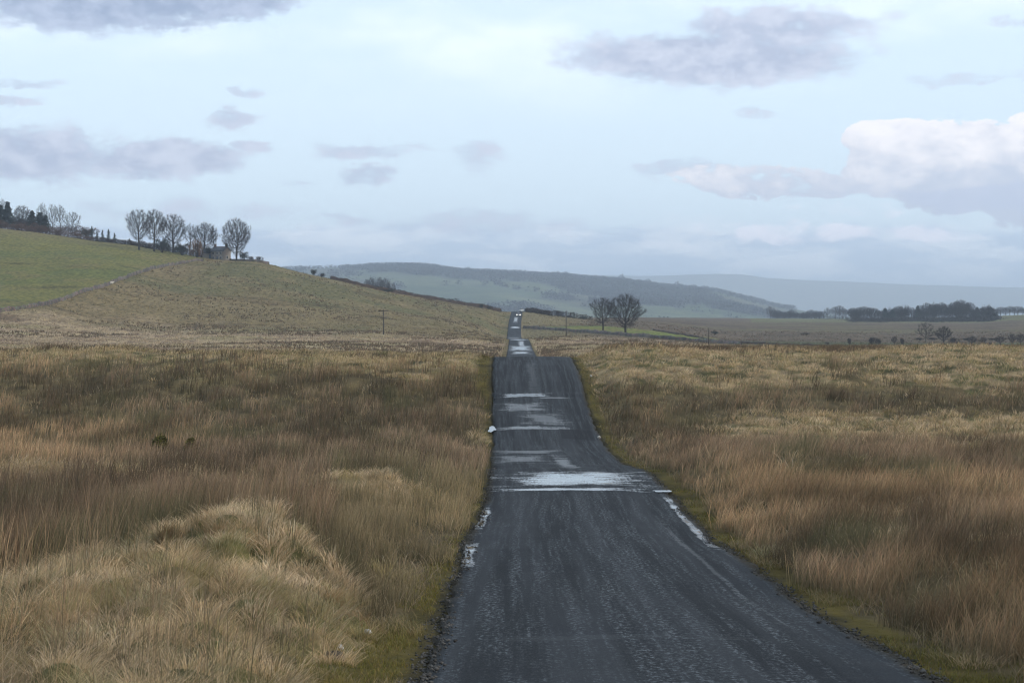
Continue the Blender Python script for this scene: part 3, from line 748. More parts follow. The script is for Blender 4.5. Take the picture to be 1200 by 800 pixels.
# ------------------------------------------------------------------ trees
def sc_tree(seed, H, cb, rx, nat=1500, step=.6, kill=.85, infl=4.0, lean=0., top=1.0, tw=9, twl=(.4, 1.2), rtip=.032):
    r = np.random.default_rng(seed)
    zz = []
    while len(zz) < nat:
        p = r.uniform(-1, 1, 3); q = np.linalg.norm(p)
        if q > 1 or r.random() > .35 + .65 * q: continue
        zc = (p[2] * .5 + .5)
        k = 1 - .35 * max(0, .45 - zc) / .45
        k *= .66 + .60 * vnoise(math.atan2(p[1], p[0]) * 1.5 + 7, p[2] * 2.2 + 3, seed)
        zz.append((p[0] * rx * k + lean * zc, p[1] * rx * k, cb * H + zc * (H - cb * H) * top))
    A = np.array(zz)
    nodes = [np.zeros(3)]; par = [-1]
    hh = 0
    while hh < cb * H + .12 * H:
        hh += step; nodes.append(np.array([math.sin(hh * .7 + seed) * .08 + lean * .2 * hh / H, math.cos(hh * .9 + seed) * .08, hh])); par.append(len(nodes) - 2)
    P = np.array(nodes)
    dall = np.linalg.norm(A[:, None] - P[None], axis=2); near = dall.argmin(1); dm = dall.min(1)
    for it in range(80):
        if not len(A): break
        act = dm < (infl if it > 6 else 50)
        if not act.any(): break
        new = []; npar = []
        for nd in np.unique(near[act]):
            v = A[act & (near == nd)] - P[nd]; v = (v / np.linalg.norm(v, axis=1, keepdims=True)).sum(0)
            v = v / max(np.linalg.norm(v), 1e-6) + r.normal(0, .2, 3) + np.array([0, 0, .05]); v /= np.linalg.norm(v)
            new.append(P[nd] + v * step); npar.append(nd)
        base = len(P); new = np.array(new)
        P = np.concatenate([P, new]); par += npar
        dn = np.linalg.norm(A[:, None] - new[None], axis=2); k = dn.argmin(1); dk = dn.min(1)
        up = dk < dm; near = np.where(up, base + k, near); dm = np.where(up, dk, dm)
        keep_ = dm > kill; A = A[keep_]; near = near[keep_]; dm = dm[keep_]
    par = np.array(par); n_ = len(P)
    tips = np.zeros(n_); ch = np.zeros(n_, int)
    for i in range(1, n_): ch[par[i]] += 1
    for i in range(n_ - 1, 0, -1):
        if ch[i] == 0: tips[i] = 1
        tips[par[i]] += tips[i]
    rad = rtip * np.maximum(tips, 1)**.47
    p0 = P[par[1:]]; p1 = P[1:]; r0 = np.minimum(rad[par[1:]], rad[1:] * 1.35); r1 = rad[1:]
    # flare at the foot
    r0 = np.where(p0[:, 2] < .6, r0 * 1.35, r0)
    thick = r1 > .075
    v1, q1 = tubes(p0[thick], p1[thick], r0[thick], r1[thick], 7)
    v2, q2 = tubes(p0[~thick], p1[~thick], r0[~thick], r1[~thick], 3)
    ids = np.nonzero((tips <= 7) & (np.arange(n_) > 3))[0]
    ids = np.repeat(ids, tw)
    dirs = P[ids] - np.array([lean * .5, 0, cb * H + .28 * (H - cb * H)]); dirs /= np.linalg.norm(dirs, axis=1, keepdims=True)
    dirs = dirs * .7 + r.normal(0, .6, dirs.shape) + np.array([0, 0, .2]); dirs /= np.linalg.norm(dirs, axis=1, keepdims=True)
    ln = r.uniform(*twl, len(ids))
    v3, q3 = tubes(P[ids], P[ids] + dirs * ln[:, None], np.full(len(ids), rtip * .62), np.full(len(ids), rtip * .35), 3)
    trunk = mesh_np('trunk', v1, q1, smooth=True)
    crown = mesh_np('crown', np.concatenate([v2, v3]), np.concatenate([q2, q3 + len(v2)]))
    return trunk, crown

def flakes(centers, size, r, up=0.):
    """small leaf or needle faces at the given points"""
    N = len(centers)
    a = r.normal(0, 1, (N, 3)); a[:, 2] *= .6; a /= np.linalg.norm(a, axis=1, keepdims=True)
    b_ = r.normal(0, 1, (N, 3)); b_ -= a * (a * b_).sum(1, keepdims=True); b_ /= np.linalg.norm(b_, axis=1, keepdims=True)
    s = size * r.uniform(.6, 1.3, (N, 1))
    v = np.stack([centers - a * s * .5 - b_ * s * .25, centers + a * s * .6, centers - a * s * .3 + b_ * s * .45], 1)
    return v.reshape(-1, 3), np.arange(N * 3).reshape(-1, 3)

def conifer(seed, H, rx, nt=26):
    r = np.random.default_rng(seed); mb = MB(); mb.tube((0, 0, 0), (0, 0, H), .16, .02, 7)
    trunk = mb.mesh('trunk', True)
    pts = []; p0 = []; p1 = []
    for i in range(nt):
        f = (i + .6) / nt; z = H * (.10 + .88 * f); rr = rx * (1 - f)**.7 * r.uniform(.7, 1.25) + .2
        for k in range(9):
            a = r.uniform(0, 6.28); ln = rr * r.uniform(.6, 1.1)
            e = np.array([math.cos(a) * ln, math.sin(a) * ln, -.22 * ln + r.normal(0, .1)]); s0 = np.array([0, 0, z])
            p0.append(s0); p1.append(s0 + e)
            t = r.random(11)[:, None]; pts.append(s0 + e * (.12 + .9 * t) + r.normal(0, .16, (11, 3)))
    v1, q1 = tubes(np.array(p0), np.array(p1), np.full(len(p0), .03), np.full(len(p0), .01), 3)
    v2, t2 = flakes(np.concatenate(pts), .62, r)
    crown = mesh_np('crown', np.concatenate([v1, v2]), q1, t2 + len(v1))
    return trunk, crown

def bush(seed, H, rx, n=900, size=.22, stems=14, dome=.5):
    """leafy or densely twigged bush: several stems inside an uneven mass of small faces"""
    r = np.random.default_rng(seed); p0 = []; p1 = []
    for k in range(stems):
        a = r.uniform(0, 6.28); e = np.array([math.cos(a) * rx * r.uniform(.2, .75), math.sin(a) * rx * r.uniform(.2, .75), H * r.uniform(.55, .9)])
        p0.append(np.array([e[0] * .12, e[1] * .12, -.1])); p1.append(e)
    v1, q1 = tubes(np.array(p0), np.array(p1), np.full(stems, .05 * H / 3 + .015), np.full(stems, .012), 4)
    trunk = mesh_np('trunk', v1, q1)
    pts = []
    lobes = [(r.normal(0, .42, 2), r.uniform(.45, .8), r.uniform(.32, .55)) for _ in range(9)]
    while len(pts) < n:
        (lx, ly), lz, lr = lobes[r.integers(len(lobes))]
        p = r.normal(0, 1, 3); p /= np.linalg.norm(p); p *= r.uniform(.3, 1)**.5
        q = np.array([lx * rx * .9 + p[0] * lr * rx, ly * rx * .9 + p[1] * lr * rx, (lz + p[2] * lr * .8) * H * .8])
        if q[2] < .08 * H or q[2] > H: continue
        pts.append(q)
    v2, t2 = flakes(np.array(pts), size, r)
    # twigs poking out
    k = r.integers(0, len(pts), n // 4); b0 = np.array(pts)[k]; dr = b0 - np.array([0, 0, H * .3]); dr /= np.linalg.norm(dr, axis=1, keepdims=True)
    v3, q3 = tubes(b0, b0 + (dr + r.normal(0, .4, dr.shape)) * (.14 * H), np.full(len(k), .012 + .004 * H), np.full(len(k), .006), 3)
    crown = mesh_np('crown', np.concatenate([v2, v3]), q3 + len(v2), t2)
    return trunk, crown

KINDS = {}
def kind(name, pair, H, rx, mt, mc, obname): 
    pair[0].materials.append(mt); pair[1].materials.append(mc)
    KINDS[name] = (pair, H, rx, obname)
kind('round0', sc_tree(3, 14, .22, 5.2), 14, 5.2, M['bark'], M['twig'], 'bare_tree')
kind('round1', sc_tree(11, 14, .24, 4.6), 14, 4.6, M['bark'], M['twig'], 'bare_tree')
kind('round2', sc_tree(23, 14, .20, 6.0, nat=1700), 14, 6.0, M['bark'], M['twig'], 'bare_tree')
kind('big', sc_tree(36, 14, .14, 7.0, nat=2200), 14, 7.0, M['bark'], M['twig'], 'bare_tree')
kind('thin', sc_tree(41, 14, .30, 2.9, nat=700), 14, 2.9, M['bark'], M['twig'], 'bare_tree')
kind('open', sc_tree(52, 14, .18, 5.6, nat=700, kill=1.2), 14, 5.6, M['bark'], M['twig'], 'bare_tree')
kind('pale', sc_tree(67, 7, .18, 3.6, nat=420, step=.4, kill=.7, tw=4, twl=(.3, .8), rtip=.032), 7, 3.6, M['pale_bark'], M['twig'], 'thorn_tree')
kind('thorn', sc_tree(71, 6, .22, 3.2, nat=700, step=.4, kill=.6, tw=7, twl=(.3, .8), rtip=.034), 6, 3.2, M['bark'], M['twig'], 'thorn_tree')
kind('dense', bush(81, 14, 5.5, 1500, .75, 10), 14, 5.5, M['bark'], M['twig'], 'dense_tree')
kind('conifer0', conifer(5, 12, 2.4), 12, 2.4, M['bark'], M['needle'], 'conifer')
kind('conifer1', conifer(6, 12, 3.2, 22), 12, 3.2, M['bark'], M['needle'], 'conifer')
kind('spruce', conifer(8, 12, 3.4, 13), 12, 3.4, M['bark'], M['needle'], 'conifer')
kind('evergreen', bush(91, 4, 2.6, 1300, .32), 4, 2.6, M['bark'], M['evergreen'], 'evergreen_bush')
kind('beech', bush(93, 6, 2.4, 1500, .30), 6, 2.4, M['bark'], M['beech'], 'beech_tree')
kind('shrub', bush(95, 3, 2.2, 700, .26), 3, 2.2, M['bark'], M['twig'], 'shrub')
kind('redshrub', bush(97, 4, 4.0, 1300, .30), 4, 4.0, M['bark'], M['twig_red'], 'shrub')

def plant(kd, px, ytop, d, wpx, label, cat, group=None, name=None, small=False):
    (tm, cm), H0, rx0, nm = KINDS[kd]
    x, _ = at(px, d); z = float(ground(x, d)) - .08
    H = max(.6, (HZ - z * F / d - ytop) / F * d)
    rx = wpx * .5 / F * d * (1.55 if kd.startswith('conifer') else 1.)
    root = empty(name or nm, (x, d, z), random.uniform(0, 6.28), (rx / rx0, rx / rx0, H / H0))
    for nme, mm in (('trunk', tm), ('crown', cm)):
        c_ = bpy.data.objects.new(nme, mm); col.objects.link(c_); c_.parent = root
    tag(root, label, cat, group)
    return root

# row of tall trees by the house
G = 'tall bare trees along the ridge by the stone house'
plant('round0', 163, 245.5, 812, 34, 'leftmost of the tall bare trees on the ridge, just left of a twin', 'tree', G)
plant('round1', 181, 246, 808, 29, 'tall bare tree on the ridge touching the right of the leftmost tree', 'tree', G)
plant('round2', 203, 251, 812, 34, 'broad bare tree in the middle of the ridge row above dark evergreens', 'tree', G)
plant('thin', 223, 262, 816, 17, 'slim shorter bare tree right of the broad middle ridge tree', 'tree', G)
plant('round1', 240, 261, 822, 30, 'bare round topped tree on the ridge above the orange beech', 'tree', G)
plant('thin', 250, 264, 824, 13, 'thin bare tree rising behind the house roof', 'tree', G)
plant('big', 277.5, 256.5, 806, 36, 'big round bare tree standing at the right end of the stone house', 'tree', G)
plant('evergreen', 190, 277, 806, 17, 'dark evergreen bush beneath the broad middle ridge tree', 'bush')
plant('evergreen', 214, 283, 808, 19, 'dark evergreen bush left of the orange beech', 'bush')
plant('evergreen', 243, 287, 815, 14, 'dark evergreen bush against the left end of the house', 'bush')
plant('beech', 231, 276, 806, 17, 'rusty orange beech among the ridge trees left of the house', 'tree')
plant('evergreen', 286, 293, 800, 10, 'dark bush at the foot of the big tree beside the house', 'bush')
plant('shrub', 294, 299, 806, 10, 'low grey bush right of the big tree by the house', 'bush')
plant('shrub', 304, 299, 804, 11, 'second low grey bush on the skyline right of the big tree', 'bush')
plant('evergreen', 368, 314.5, 822, 7, 'small dark bush on the skyline where the hill drops to the far valley', 'bush')
plant('shrub', 377, 319, 826, 10, 'grey bush just right of the small dark skyline bush', 'bush')

# wood at the far left
G = 'trees of the wood on the left skyline'
plant('conifer1', 1, 240, 900, 17, 'dark conifer cut by the left photo edge', 'conifer', G)
plant('conifer0', 9.5, 236.5, 890, 12, 'tallest narrow dark conifer near the left photo edge', 'conifer', G)
plant('thin', 3, 233, 920, 12, 'thin bare tree top above the leftmost conifers', 'tree', G)
plant('round2', 26, 241, 900, 25, 'round bare tree between two groups of dark conifers', 'tree', G)
plant('dense', 22, 250, 910, 20, 'dark bushy tree beneath the round bare tree at the left', 'tree', G)
plant('conifer1', 38, 247, 896, 13, 'dark conifer right of the round bare tree', 'conifer', G)
plant('conifer0', 47, 249, 890, 13, 'dark conifer in the middle of the left wood', 'conifer', G)
plant('conifer1', 54, 252, 888, 12, 'rightmost big dark conifer of the left wood', 'conifer', G)
plant('dense', 33, 256, 905, 22, 'brushy dark tree under the conifers of the left wood', 'tree', G)
plant('thin', 50, 238, 905, 13, 'tall wispy bare tree rising behind the conifers', 'tree', G)
plant('open', 62, 239, 900, 14, 'tall open bare tree right of the conifers of the left wood', 'tree', G)
plant('thin', 71, 240, 900, 14, 'slender bare tree beside the tall open one', 'tree', G)
plant('open', 85, 248, 880, 21, 'spreading bare tree at the right end of the left wood', 'tree', G)
plant('redshrub', 70, 262, 885, 34, 'wide brown shrub mass below the slender bare trees', 'shrub', G)
plant('redshrub', 92, 264, 880, 30, 'brown shrub mass at the right end of the left wood', 'shrub', G)
plant('redshrub', 47, 263, 882, 26, 'brown shrub mass below the dark conifers', 'shrub', G)
plant('redshrub', 22, 259, 885, 28, 'brown shrub mass below the round bare tree', 'shrub', G)
plant('evergreen', 103, 266, 878, 16, 'dark evergreen bush at the tail of the left wood', 'bush', G)
G = 'small conifers along the ridge hedge'
for px, yt, w, lb in [(108, 262.5, 6, 'first small conifer of the ridge hedge after the brown shrubs'), (114, 269, 6, 'short squat conifer second along the ridge hedge'), (120.5, 267, 6, 'small conifer third along the ridge hedge'),
                      (127.5, 266, 7, 'tallest of the small conifers along the ridge hedge'), (134.5, 270.5, 6, 'last but one small conifer along the ridge hedge'), (152, 277, 6, 'small conifer alone left of the tall ridge trees')]:
    plant('spruce', px, yt + 2.5, 868, w * 1.1, lb, 'conifer', G)

# two trees in the green field
plant('round0', 706.5, 348.5, hit(706, 388.5, 560, 800), 31, 'smaller left one of the two bare trees in the green field', 'tree', 'pair of trees in the green field')
plant('big', 733, 344.5, hit(732, 391.5, 540, 800), 42, 'larger right one of the two bare trees in the green field', 'tree', 'pair of trees in the green field')
plant('shrub', 654, 362, 868, 9, 'bush sticking up from the dark hedge right of the road crest', 'bush')
plant('shrub', 668, 368.5, 866, 10, 'bush on the lower part of the hedge right of the road crest', 'bush')
plant('evergreen', 684, 370, 866, 10, 'dark bush at the right end of the crest hedge', 'bush')
plant('evergreen', 454, 338, 828, 15, 'dark bush on the ridge wall below the far grove', 'bush')
plant('evergreen', 564, 355, 868, 4, 'small upright dark bush on the ridge wall left of the road crest', 'bush')
plant('evergreen', 573, 357.5, 872, 6, 'small round dark bush nearest the road crest on the ridge wall', 'bush')
# grove behind the ridge
G = 'trees of the grove behind the ridge'
for i, (px, yt, w) in enumerate([(430, 327, 9), (435, 325, 10), (440, 326, 9), (445, 324.5, 10), (451, 326, 9), (456, 327, 9), (461, 331, 7), (448, 328, 9)]):
    plant(['round0', 'round1', 'dense'][i % 3], px, yt, 1400 + 12 * i, w, 'grey bare tree in the small grove rising behind the ridge', 'tree', G)

# thorn trees and bushes along the field edge at the right
G = 'thorns along the far field edge'
for kd, px, yt, yb, w, lb, cat in [
    ('pale', 1085, 377.5, 401.5, 25, 'tallest pale stemmed thorn tree in the row along the far field', 'tree'),
    ('thorn', 1106, 382.5, 404, 21, 'thin grey thorn tree just right of the pale stemmed one', 'tree'),
    ('shrub', 1118, 393.5, 404.5, 15, 'wide dark thorn bush right of the two thorn trees', 'bush'),
    ('thorn', 1139, 394, 404, 14, 'flat topped thorn with visible stems mid row', 'tree'),
    ('shrub', 1022, 393, 404.5, 12, 'dark bush largest of the clump at the left of the thorn row', 'bush'),
    ('shrub', 1029.5, 395, 404.5, 8, 'bush touching the right of the dark clump in the thorn row', 'bush'),
    ('thorn', 1048, 394, 404, 8, 'faint thin thorn between the dark bush clumps', 'tree'),
    ('shrub', 1058, 395, 404, 8, 'single dark bush left of the pale stemmed thorn tree', 'bush'),
    ('shrub', 996, 394.5, 404, 7, 'small upright bush at the left end of the thorn row', 'bush'),
    ('shrub', 970, 400, 404, 7, 'tiny low bush farthest left in the thorn row', 'bush'),
    ('thorn', 1152, 395, 404, 9, 'spindly thorn right of the flat topped one', 'tree'),
    ('thorn', 1172, 393.5, 404, 14, 'low spreading thorn left of the two dark upright ones', 'tree'),
    ('thorn', 1186, 391, 404, 10, 'dark upright thorn second from the right photo edge', 'tree'),
    ('thorn', 1196, 391, 404, 12, 'dark upright thorn at the right photo edge', 'tree'),
    ('shrub', 1157, 400.5, 405, 12, 'low green grey bush in front of the thorn row', 'bush')]:
    plant(kd, px, yt, hit(px, yb, 540, 760), w, lb, cat, G)
for px, yt, yb, w, lb in [(1078, 395, 398.5, 14, 'dark hedge scrap left of the pale stemmed thorn'), (1094, 394.5, 398.5, 16, 'dark hedge scrap behind the two thorn trees'), (1131, 395.5, 398.5, 12, 'dark hedge scrap behind the flat topped thorn'), (1163, 395.5, 398.5, 14, 'dark hedge scrap near the right of the thorn row')]:
    plant('shrub', px, yt, hit(px, yb, 600, 900), w, lb, 'hedge', 'scraps of hedge behind the thorns')
plant('evergreen', 838, 387.5, hit(838, 391.5, 600, 1000), 13, 'low dark bush alone on the grey brown land beyond the green field', 'bush')
plant('shrub', 944, 389.5, hit(944, 392, 600, 1100), 13, 'low dark scrub patch on the grey brown land left of the wood', 'bush')

# the wood on the plain
G = 'trees of the wood on the plain'
rr_ = random.Random(4)
prof = lambda p: float(np.interp(p, [1000, 1010, 1020, 1035, 1045, 1060, 1068, 1078, 1090, 1105, 1115, 1125, 1136, 1142, 1150, 1160, 1168], [360, 358, 361, 360, 360, 356, 361, 357, 354, 355, 354, 352, 354, 359, 357, 358, 364]))
p_ = 1000.
LBW = {'round2': 'spreading bare tree in the wood on the plain', 'dense': 'dense dark bare tree among many in the right hand wood on the plain', 'conifer1': 'dark conifer among the bare trees of the wood on the plain', 'round0': 'bare tree with a rounded top in the wood on the plain', 'big': 'broad bare tree crowning the wood on the plain', 'round1': 'bare tree with a rounded top in the wood on the plain', 'thin': 'thin bare tree standing in the wood on the plain'}
while p_ < 1170:
    kd = rr_.choice(['dense', 'round2', 'round0', 'conifer1', 'round1', 'thin'] if p_ < 1070 else ['dense', 'round2', 'dense', 'round0', 'conifer1', 'big'])
    plant(kd, p_, prof(p_) + rr_.uniform(-1, 4), 1420 + rr_.uniform(0, 90), rr_.uniform(11, 17) if kd not in ('thin', 'conifer1') else rr_.uniform(8, 11), LBW[kd], 'tree', G)
    p_ += rr_.uniform(3.0, 4.8)
plant('big', 1125, 351.5, 1405, 27, 'broad bare tree standing highest in the wood on the plain', 'tree', G)
plant('dense', 1158, 356.5, 1400, 24, 'dark rounded tree at the right end of the wood on the plain', 'tree', G)
G = 'hazy trees of the far row on the plain'
p_ = 905.
while p_ < 1003:
    kd = rr_.choice(['round0', 'dense', 'round1', 'dense', 'thin'])
    yt = float(np.interp(p_, [905, 925, 935, 950, 960, 968, 980, 990, 1003], [362, 361, 364, 360, 361, 360, 357.5, 358, 359])) + rr_.uniform(-.5, 4)
    plant(kd, p_, yt, 1850 + rr_.uniform(0, 80), rr_.uniform(10, 15) if kd != 'thin' else 8, 'hazy grey tree in the farther row left of the dark wood', 'tree', G)
    p_ += rr_.uniform(3.0, 5.5)
plant('open', 903, 358.5, 1700, 13, 'lone forked bare tree at the left end of the far row', 'tree')
G = 'trees beyond the olive rise'
p_ = 1168.
while p_ < 1225:
    plant(rr_.choice(['dense', 'round0', 'round1']), p_, 358.5 + rr_.uniform(0, 3.5), 1900 + rr_.uniform(0, 60), rr_.uniform(11, 16), 'hazy tree beyond the olive rise at the right photo edge', 'tree', G)
    p_ += rr_.uniform(4, 6)

# ------------------------------------------------------------------ walls, hedges
def wall_mesh(pts, h, th, seed, rough=.12):
    """rough stone wall following the ground; pts = (x, d)"""
    pts = np.array(pts); seg = np.r_[0, np.cumsum(np.linalg.norm(np.diff(pts, axis=0), axis=1))]
    m = max(8, int(seg[-1] / 1.1)); s = np.linspace(0, seg[-1], m)
    x = np.interp(s, seg, pts[:, 0]); d = np.interp(s, seg, pts[:, 1]); x = smooth1(x, 3); d = smooth1(d, 3)
    tx = np.gradient(x); td = np.gradient(d); l = np.hypot(tx, td); nx = -td / l; ny = tx / l
    z = ground(x, d); hh = h * (1 + rough * 2 * (fbm(s * .25, s * 0, seed) - .5) + rough * (vnoise(s * 1.7, s * 0, seed + 3) - .5))
    prof_ = [(-.5, -.5), (-.42, .55), (-.2, 1.), (.2, 1.), (.42, .55), (.5, -.5)]
    V = np.empty((m, len(prof_), 3))
    for k, (u, v) in enumerate(prof_):
        jit = (vnoise(s * 2.1, s * 0 + k * 3.7, seed + 7) - .5) * .12
        V[:, k, 0] = x + nx * (u * th + jit); V[:, k, 1] = d + ny * (u * th + jit); V[:, k, 2] = z + v * hh
    idx = np.arange(m * 6).reshape(m, 6)
    q = np.stack([idx[:-1, :-1], idx[:-1, 1:], idx[1:, 1:], idx[1:, :-1]], -1).reshape(-1, 4)
    ends = [idx[0, [0, 1, 2, 3]], idx[0, [0, 3, 4, 5]], idx[-1, [3, 2, 1, 0]], idx[-1, [5, 4, 3, 0]]]
    return mesh_np('wall', V.reshape(-1, 3), np.concatenate([q, np.array(ends)]))
wp = [at(p, q) for p, q in zip(wl_px, wl_d)]
o = link('stone_wall', wall_mesh(wp, 1.08, .5, 3, .30), M['drystone']); tag(o, 'long dry stone wall climbing the left hillside below the green pasture', 'stone wall')
wp = [at(p, q) for p, q in zip(wr_px, wr_d)]
o = link('stone_wall', wall_mesh(wp, 1.1, .8, 5, .3), M['drystone']); tag(o, 'low dark stone wall along the lower edge of the green field', 'stone wall')
RIDGE_R = [(338, 316.0), (350, 318.2), (375, 323), (400, 329), (425, 335), (450, 341), (490, 348), (520, 353), (560, 360), (585, 362.5)]
def ridge_d(px): return float(np.interp(px, [245, 300, 345, 400, 450, 520, 570, 590], [818, 796, 806, 816, 831, 861, 878, 886]))
o = link('stone_wall', wall_mesh([at(p, ridge_d(p)) for p in np.linspace(385, 588, 60)], 1.35, .8, 8, .3), M['heather']); tag(o, 'dark ruinous wall along the skyline ridge left of the road crest', 'stone wall')
o = link('stone_wall', wall_mesh([at(p, ridge_d(p) + 2) for p in np.linspace(268, 318, 30)], .9, .8, 9, .2), M['drystone']); tag(o, 'short low wall on the hilltop right of the house', 'stone wall')
o = link('stone_wall', wall_mesh([at(p, float(np.interp(p, [750, 800, 880, 960], [760, 700, 620, 590]))) for p in np.linspace(765, 960, 40)], .55, .8, 11, .35), M['heather']); tag(o, 'dark field bank running right from the top of the green field', 'field bank')

def hedge(pts, h, w, mtl, seed, n_per_m=55, size=.55, twm=None):
    r = np.random.default_rng(seed); pts = np.array(pts); seg = np.r_[0, np.cumsum(np.linalg.norm(np.diff(pts, axis=0), axis=1))]
    n_ = int(seg[-1] * n_per_m); s = r.random(n_) * seg[-1]
    x = np.interp(s, seg, pts[:, 0]) + r.normal(0, w * .4, n_); d = np.interp(s, seg, pts[:, 1]) + r.normal(0, w * .4, n_)
    hh = h * (.45 + 1.0 * fbm(s * .10, s * 0, seed)) * (.8 + .4 * vnoise(s * .9, s * 0, seed + 2))
    z = ground(x, d) + hh * r.random(n_)**.8
    P = np.stack([x, d, z], 1)
    v, t_ = flakes(P, size, r)
    k = n_ // 3; q0 = np.stack([x[:k], d[:k], ground(x[:k], d[:k])], 1); q1 = q0 + np.stack([r.normal(0, .35, k), r.normal(0, .35, k), hh[:k] * r.uniform(.6, 1.15, k)], 1)
    v2, q2 = tubes(q0, q1, np.full(k, .03), np.full(k, .015), 3)
    return mesh_np('hedge', np.concatenate([v, v2]), q2 + len(v), t_)
def ridge_l(px): return float(np.interp(px, [-60, 0, 50, 100, 150, 200, 245], [872, 868, 866, 862, 853, 829, 818]))
o = link('hedge', hedge([at(p, ridge_l(p)) for p in np.linspace(-50, 110, 40)], 2.6, 1.6, None, 3), M['twig_red']); tag(o, 'reddish brown hedge along the top of the pasture below the left wood', 'hedge')
o = link('hedge', hedge([at(p, ridge_l(p)) for p in np.linspace(111, 243, 40)], 2.4, 1.6, None, 4), M['heather']); tag(o, 'dark brown hedge along the ridge below the row of tall trees', 'hedge')
o = link('hedge', hedge([at(p, float(np.interp(p, [614, 645, 700], [899, 872, 868]))) for p in np.linspace(616, 694, 40)], 2.2, 1.3, None, 5, 40), M['heather']); tag(o, 'dark hedge along the skyline right of the road crest', 'hedge')
o = link('hedge', hedge([at(p, ridge_d(p) + 1) for p in np.linspace(440, 588, 40)], 1.7, 1.0, None, 6, 24), M['heather']); tag(o, 'dark heathery scrub along the ridge wall left of the road crest', 'hedge')
o = link('hedge', hedge([at(p, 1425 + 40 * math.sin(p * .2)) for p in np.linspace(1000, 1166, 40)], 2.6, 9, None, 7, 12, .9), M['twig']); tag(o, 'dark undergrowth along the foot of the wood on the plain', 'undergrowth', kind='stuff')
o = link('hedge', hedge([at(p, 1870) for p in np.linspace(905, 1003, 30)], 3, 9, None, 8, 12, .9), M['twig']); tag(o, 'hazy undergrowth along the foot of the far tree row', 'undergrowth', kind='stuff')

# ------------------------------------------------------------------ far hills
def far_hill(name, prof, d0, dc, d1, px0, px1, zfoot, seed, npx=300, nd=70, amp=6, colf=None):
    P = np.linspace(px0, px1, npx); T = np.linspace(0, 1.6, nd)
    PX, TT = np.meshgrid(P, T)
    yc = pchip([a for a, _ in prof], [b for _, b in prof], PX)
    DD = d0 + (dc - d0) * np.minimum(TT, 1) + (d1 - dc) * np.maximum(TT - 1, 0) / .6
    Xw = (PX - 600) / F * DD
    zc = -(yc - HZ) / F * dc
    tt = np.where(TT <= 1, np.sin(np.minimum(TT, 1) * math.pi / 2)**1.15, np.cos(np.clip((TT - 1) / .6, 0, 1) * math.pi / 2))
    Z = zfoot + (zc - zfoot) * tt + (fbm(Xw * .004, DD * .004, seed) - .5) * amp * 4 * np.sin(np.clip(TT, 0, 1) * math.pi) + (fbm(Xw * .02, DD * .02, seed + 5, 3) - .5) * amp * .5
    c = colf(PX, TT, Xw, DD)
    nr, nc = Z.shape; idx = np.arange(nr * nc).reshape(nr, nc)
    q = np.stack([idx[:-1, :-1], idx[:-1, 1:], idx[1:, 1:], idx[1:, :-1]], -1).reshape(-1, 4)
    o = link(name, mesh_np(name, np.stack([Xw, DD, Z], -1), q, None, c.reshape(-1, 3), True), hill_mat(name)); tag(o, kind='structure')
    return Xw, DD, Z, PX, TT
def cells(x, y, seed):
    """patchwork of fields: a random value per cell of a jittered grid, and the distance to its border"""
    xi = np.floor(x).astype(int); yi = np.floor(y).astype(int); best = np.full(x.shape, 9.); sec = best.copy(); val = np.zeros(x.shape)
    for i in (-1, 0, 1):
        for j in (-1, 0, 1):
            cx = xi + i; cy = yi + j
            h1 = vnoise(cx * 1.0, cy * 1.0, seed); h2 = vnoise(cx * 1.0, cy * 1.0, seed + 1); h3 = vnoise(cx * 1.0, cy * 1.0, seed + 2)
            dd = np.abs(cx + h1 - x) + np.abs(cy + h2 - y)
            m_ = dd < best; sec = np.where(m_, best, np.minimum(sec, dd)); val = np.where(m_, h3, val); best = np.where(m_, dd, best)
    return val, sec - best
def col_hill(PX, TT, X, D):
    X = X / 1.5; D = D / 1.5
    v, e = cells(X / 210 + .3 * fbm(X / 300, D / 300, 3), D / 330, 201)
    g1 = np.array([.062, .080, .040]); g2 = np.array([.085, .098, .048]); g3 = np.array([.078, .076, .048]); wd = np.array([.040, .044, .034])
    c = np.where((v < .4)[..., None], g1, np.where((v < .7)[..., None], g2, g3))
    c = np.where((e < .045)[..., None], wd, c)
    nn = fbm(X / 260, D / 420, 211)
    w = sstep(.56, .62, nn + .07 * sstep(.55, .30, TT) + .06 * sstep(780, 900, PX))[..., None]
    c = c * (1 - w * .85) + wd * w * .85
    # pale strip of pasture low on the slope
    s = np.exp(-(((TT - (.30 - .0016 * (PX - 620))) / .05)**2)) * sstep(560, 600, PX) * sstep(710, 680, PX)
    c = c * (1 - s[..., None] * .8) + np.array([.125, .135, .072]) * s[..., None] * .8
    return c
PROF = [(-900, 318), (0, 316), (345, 316.5), (400, 315.3), (450, 314.5), (495, 315.5), (530, 318), (570, 320), (620, 322.5), (660, 325), (700, 329.5), (745, 332.5), (770, 335.5), (800, 338.5), (835, 342), (870, 350), (900, 357.5), (940, 364), (990, 371), (1080, 378), (2100, 392)]
FX, FD, FZ, FPX, FT = far_hill('far_hill', PROF, 3300, 6000, 8400, -900, 1500, -38, 301, 480, 110, 7, col_hill)
def col_d(PX, TT, X, D):
    n_ = fbm(X / 900, D / 900, 221)[..., None]; return np.array([.14, .14, .105]) * (1 - n_) + np.array([.20, .19, .14]) * n_
PROF2 = [(-900, 330), (300, 322), (480, 318), (600, 321), (690, 322), (760, 323.5), (830, 321.5), (865, 322), (900, 326), (950, 328.5), (1010, 331), (1080, 334), (1150, 336), (1250, 338), (2100, 345)]
far_hill('distant_hill', PROF2, 11500, 14000, 17000, -900, 2100, -75, 311, 360, 40, 10, col_d)

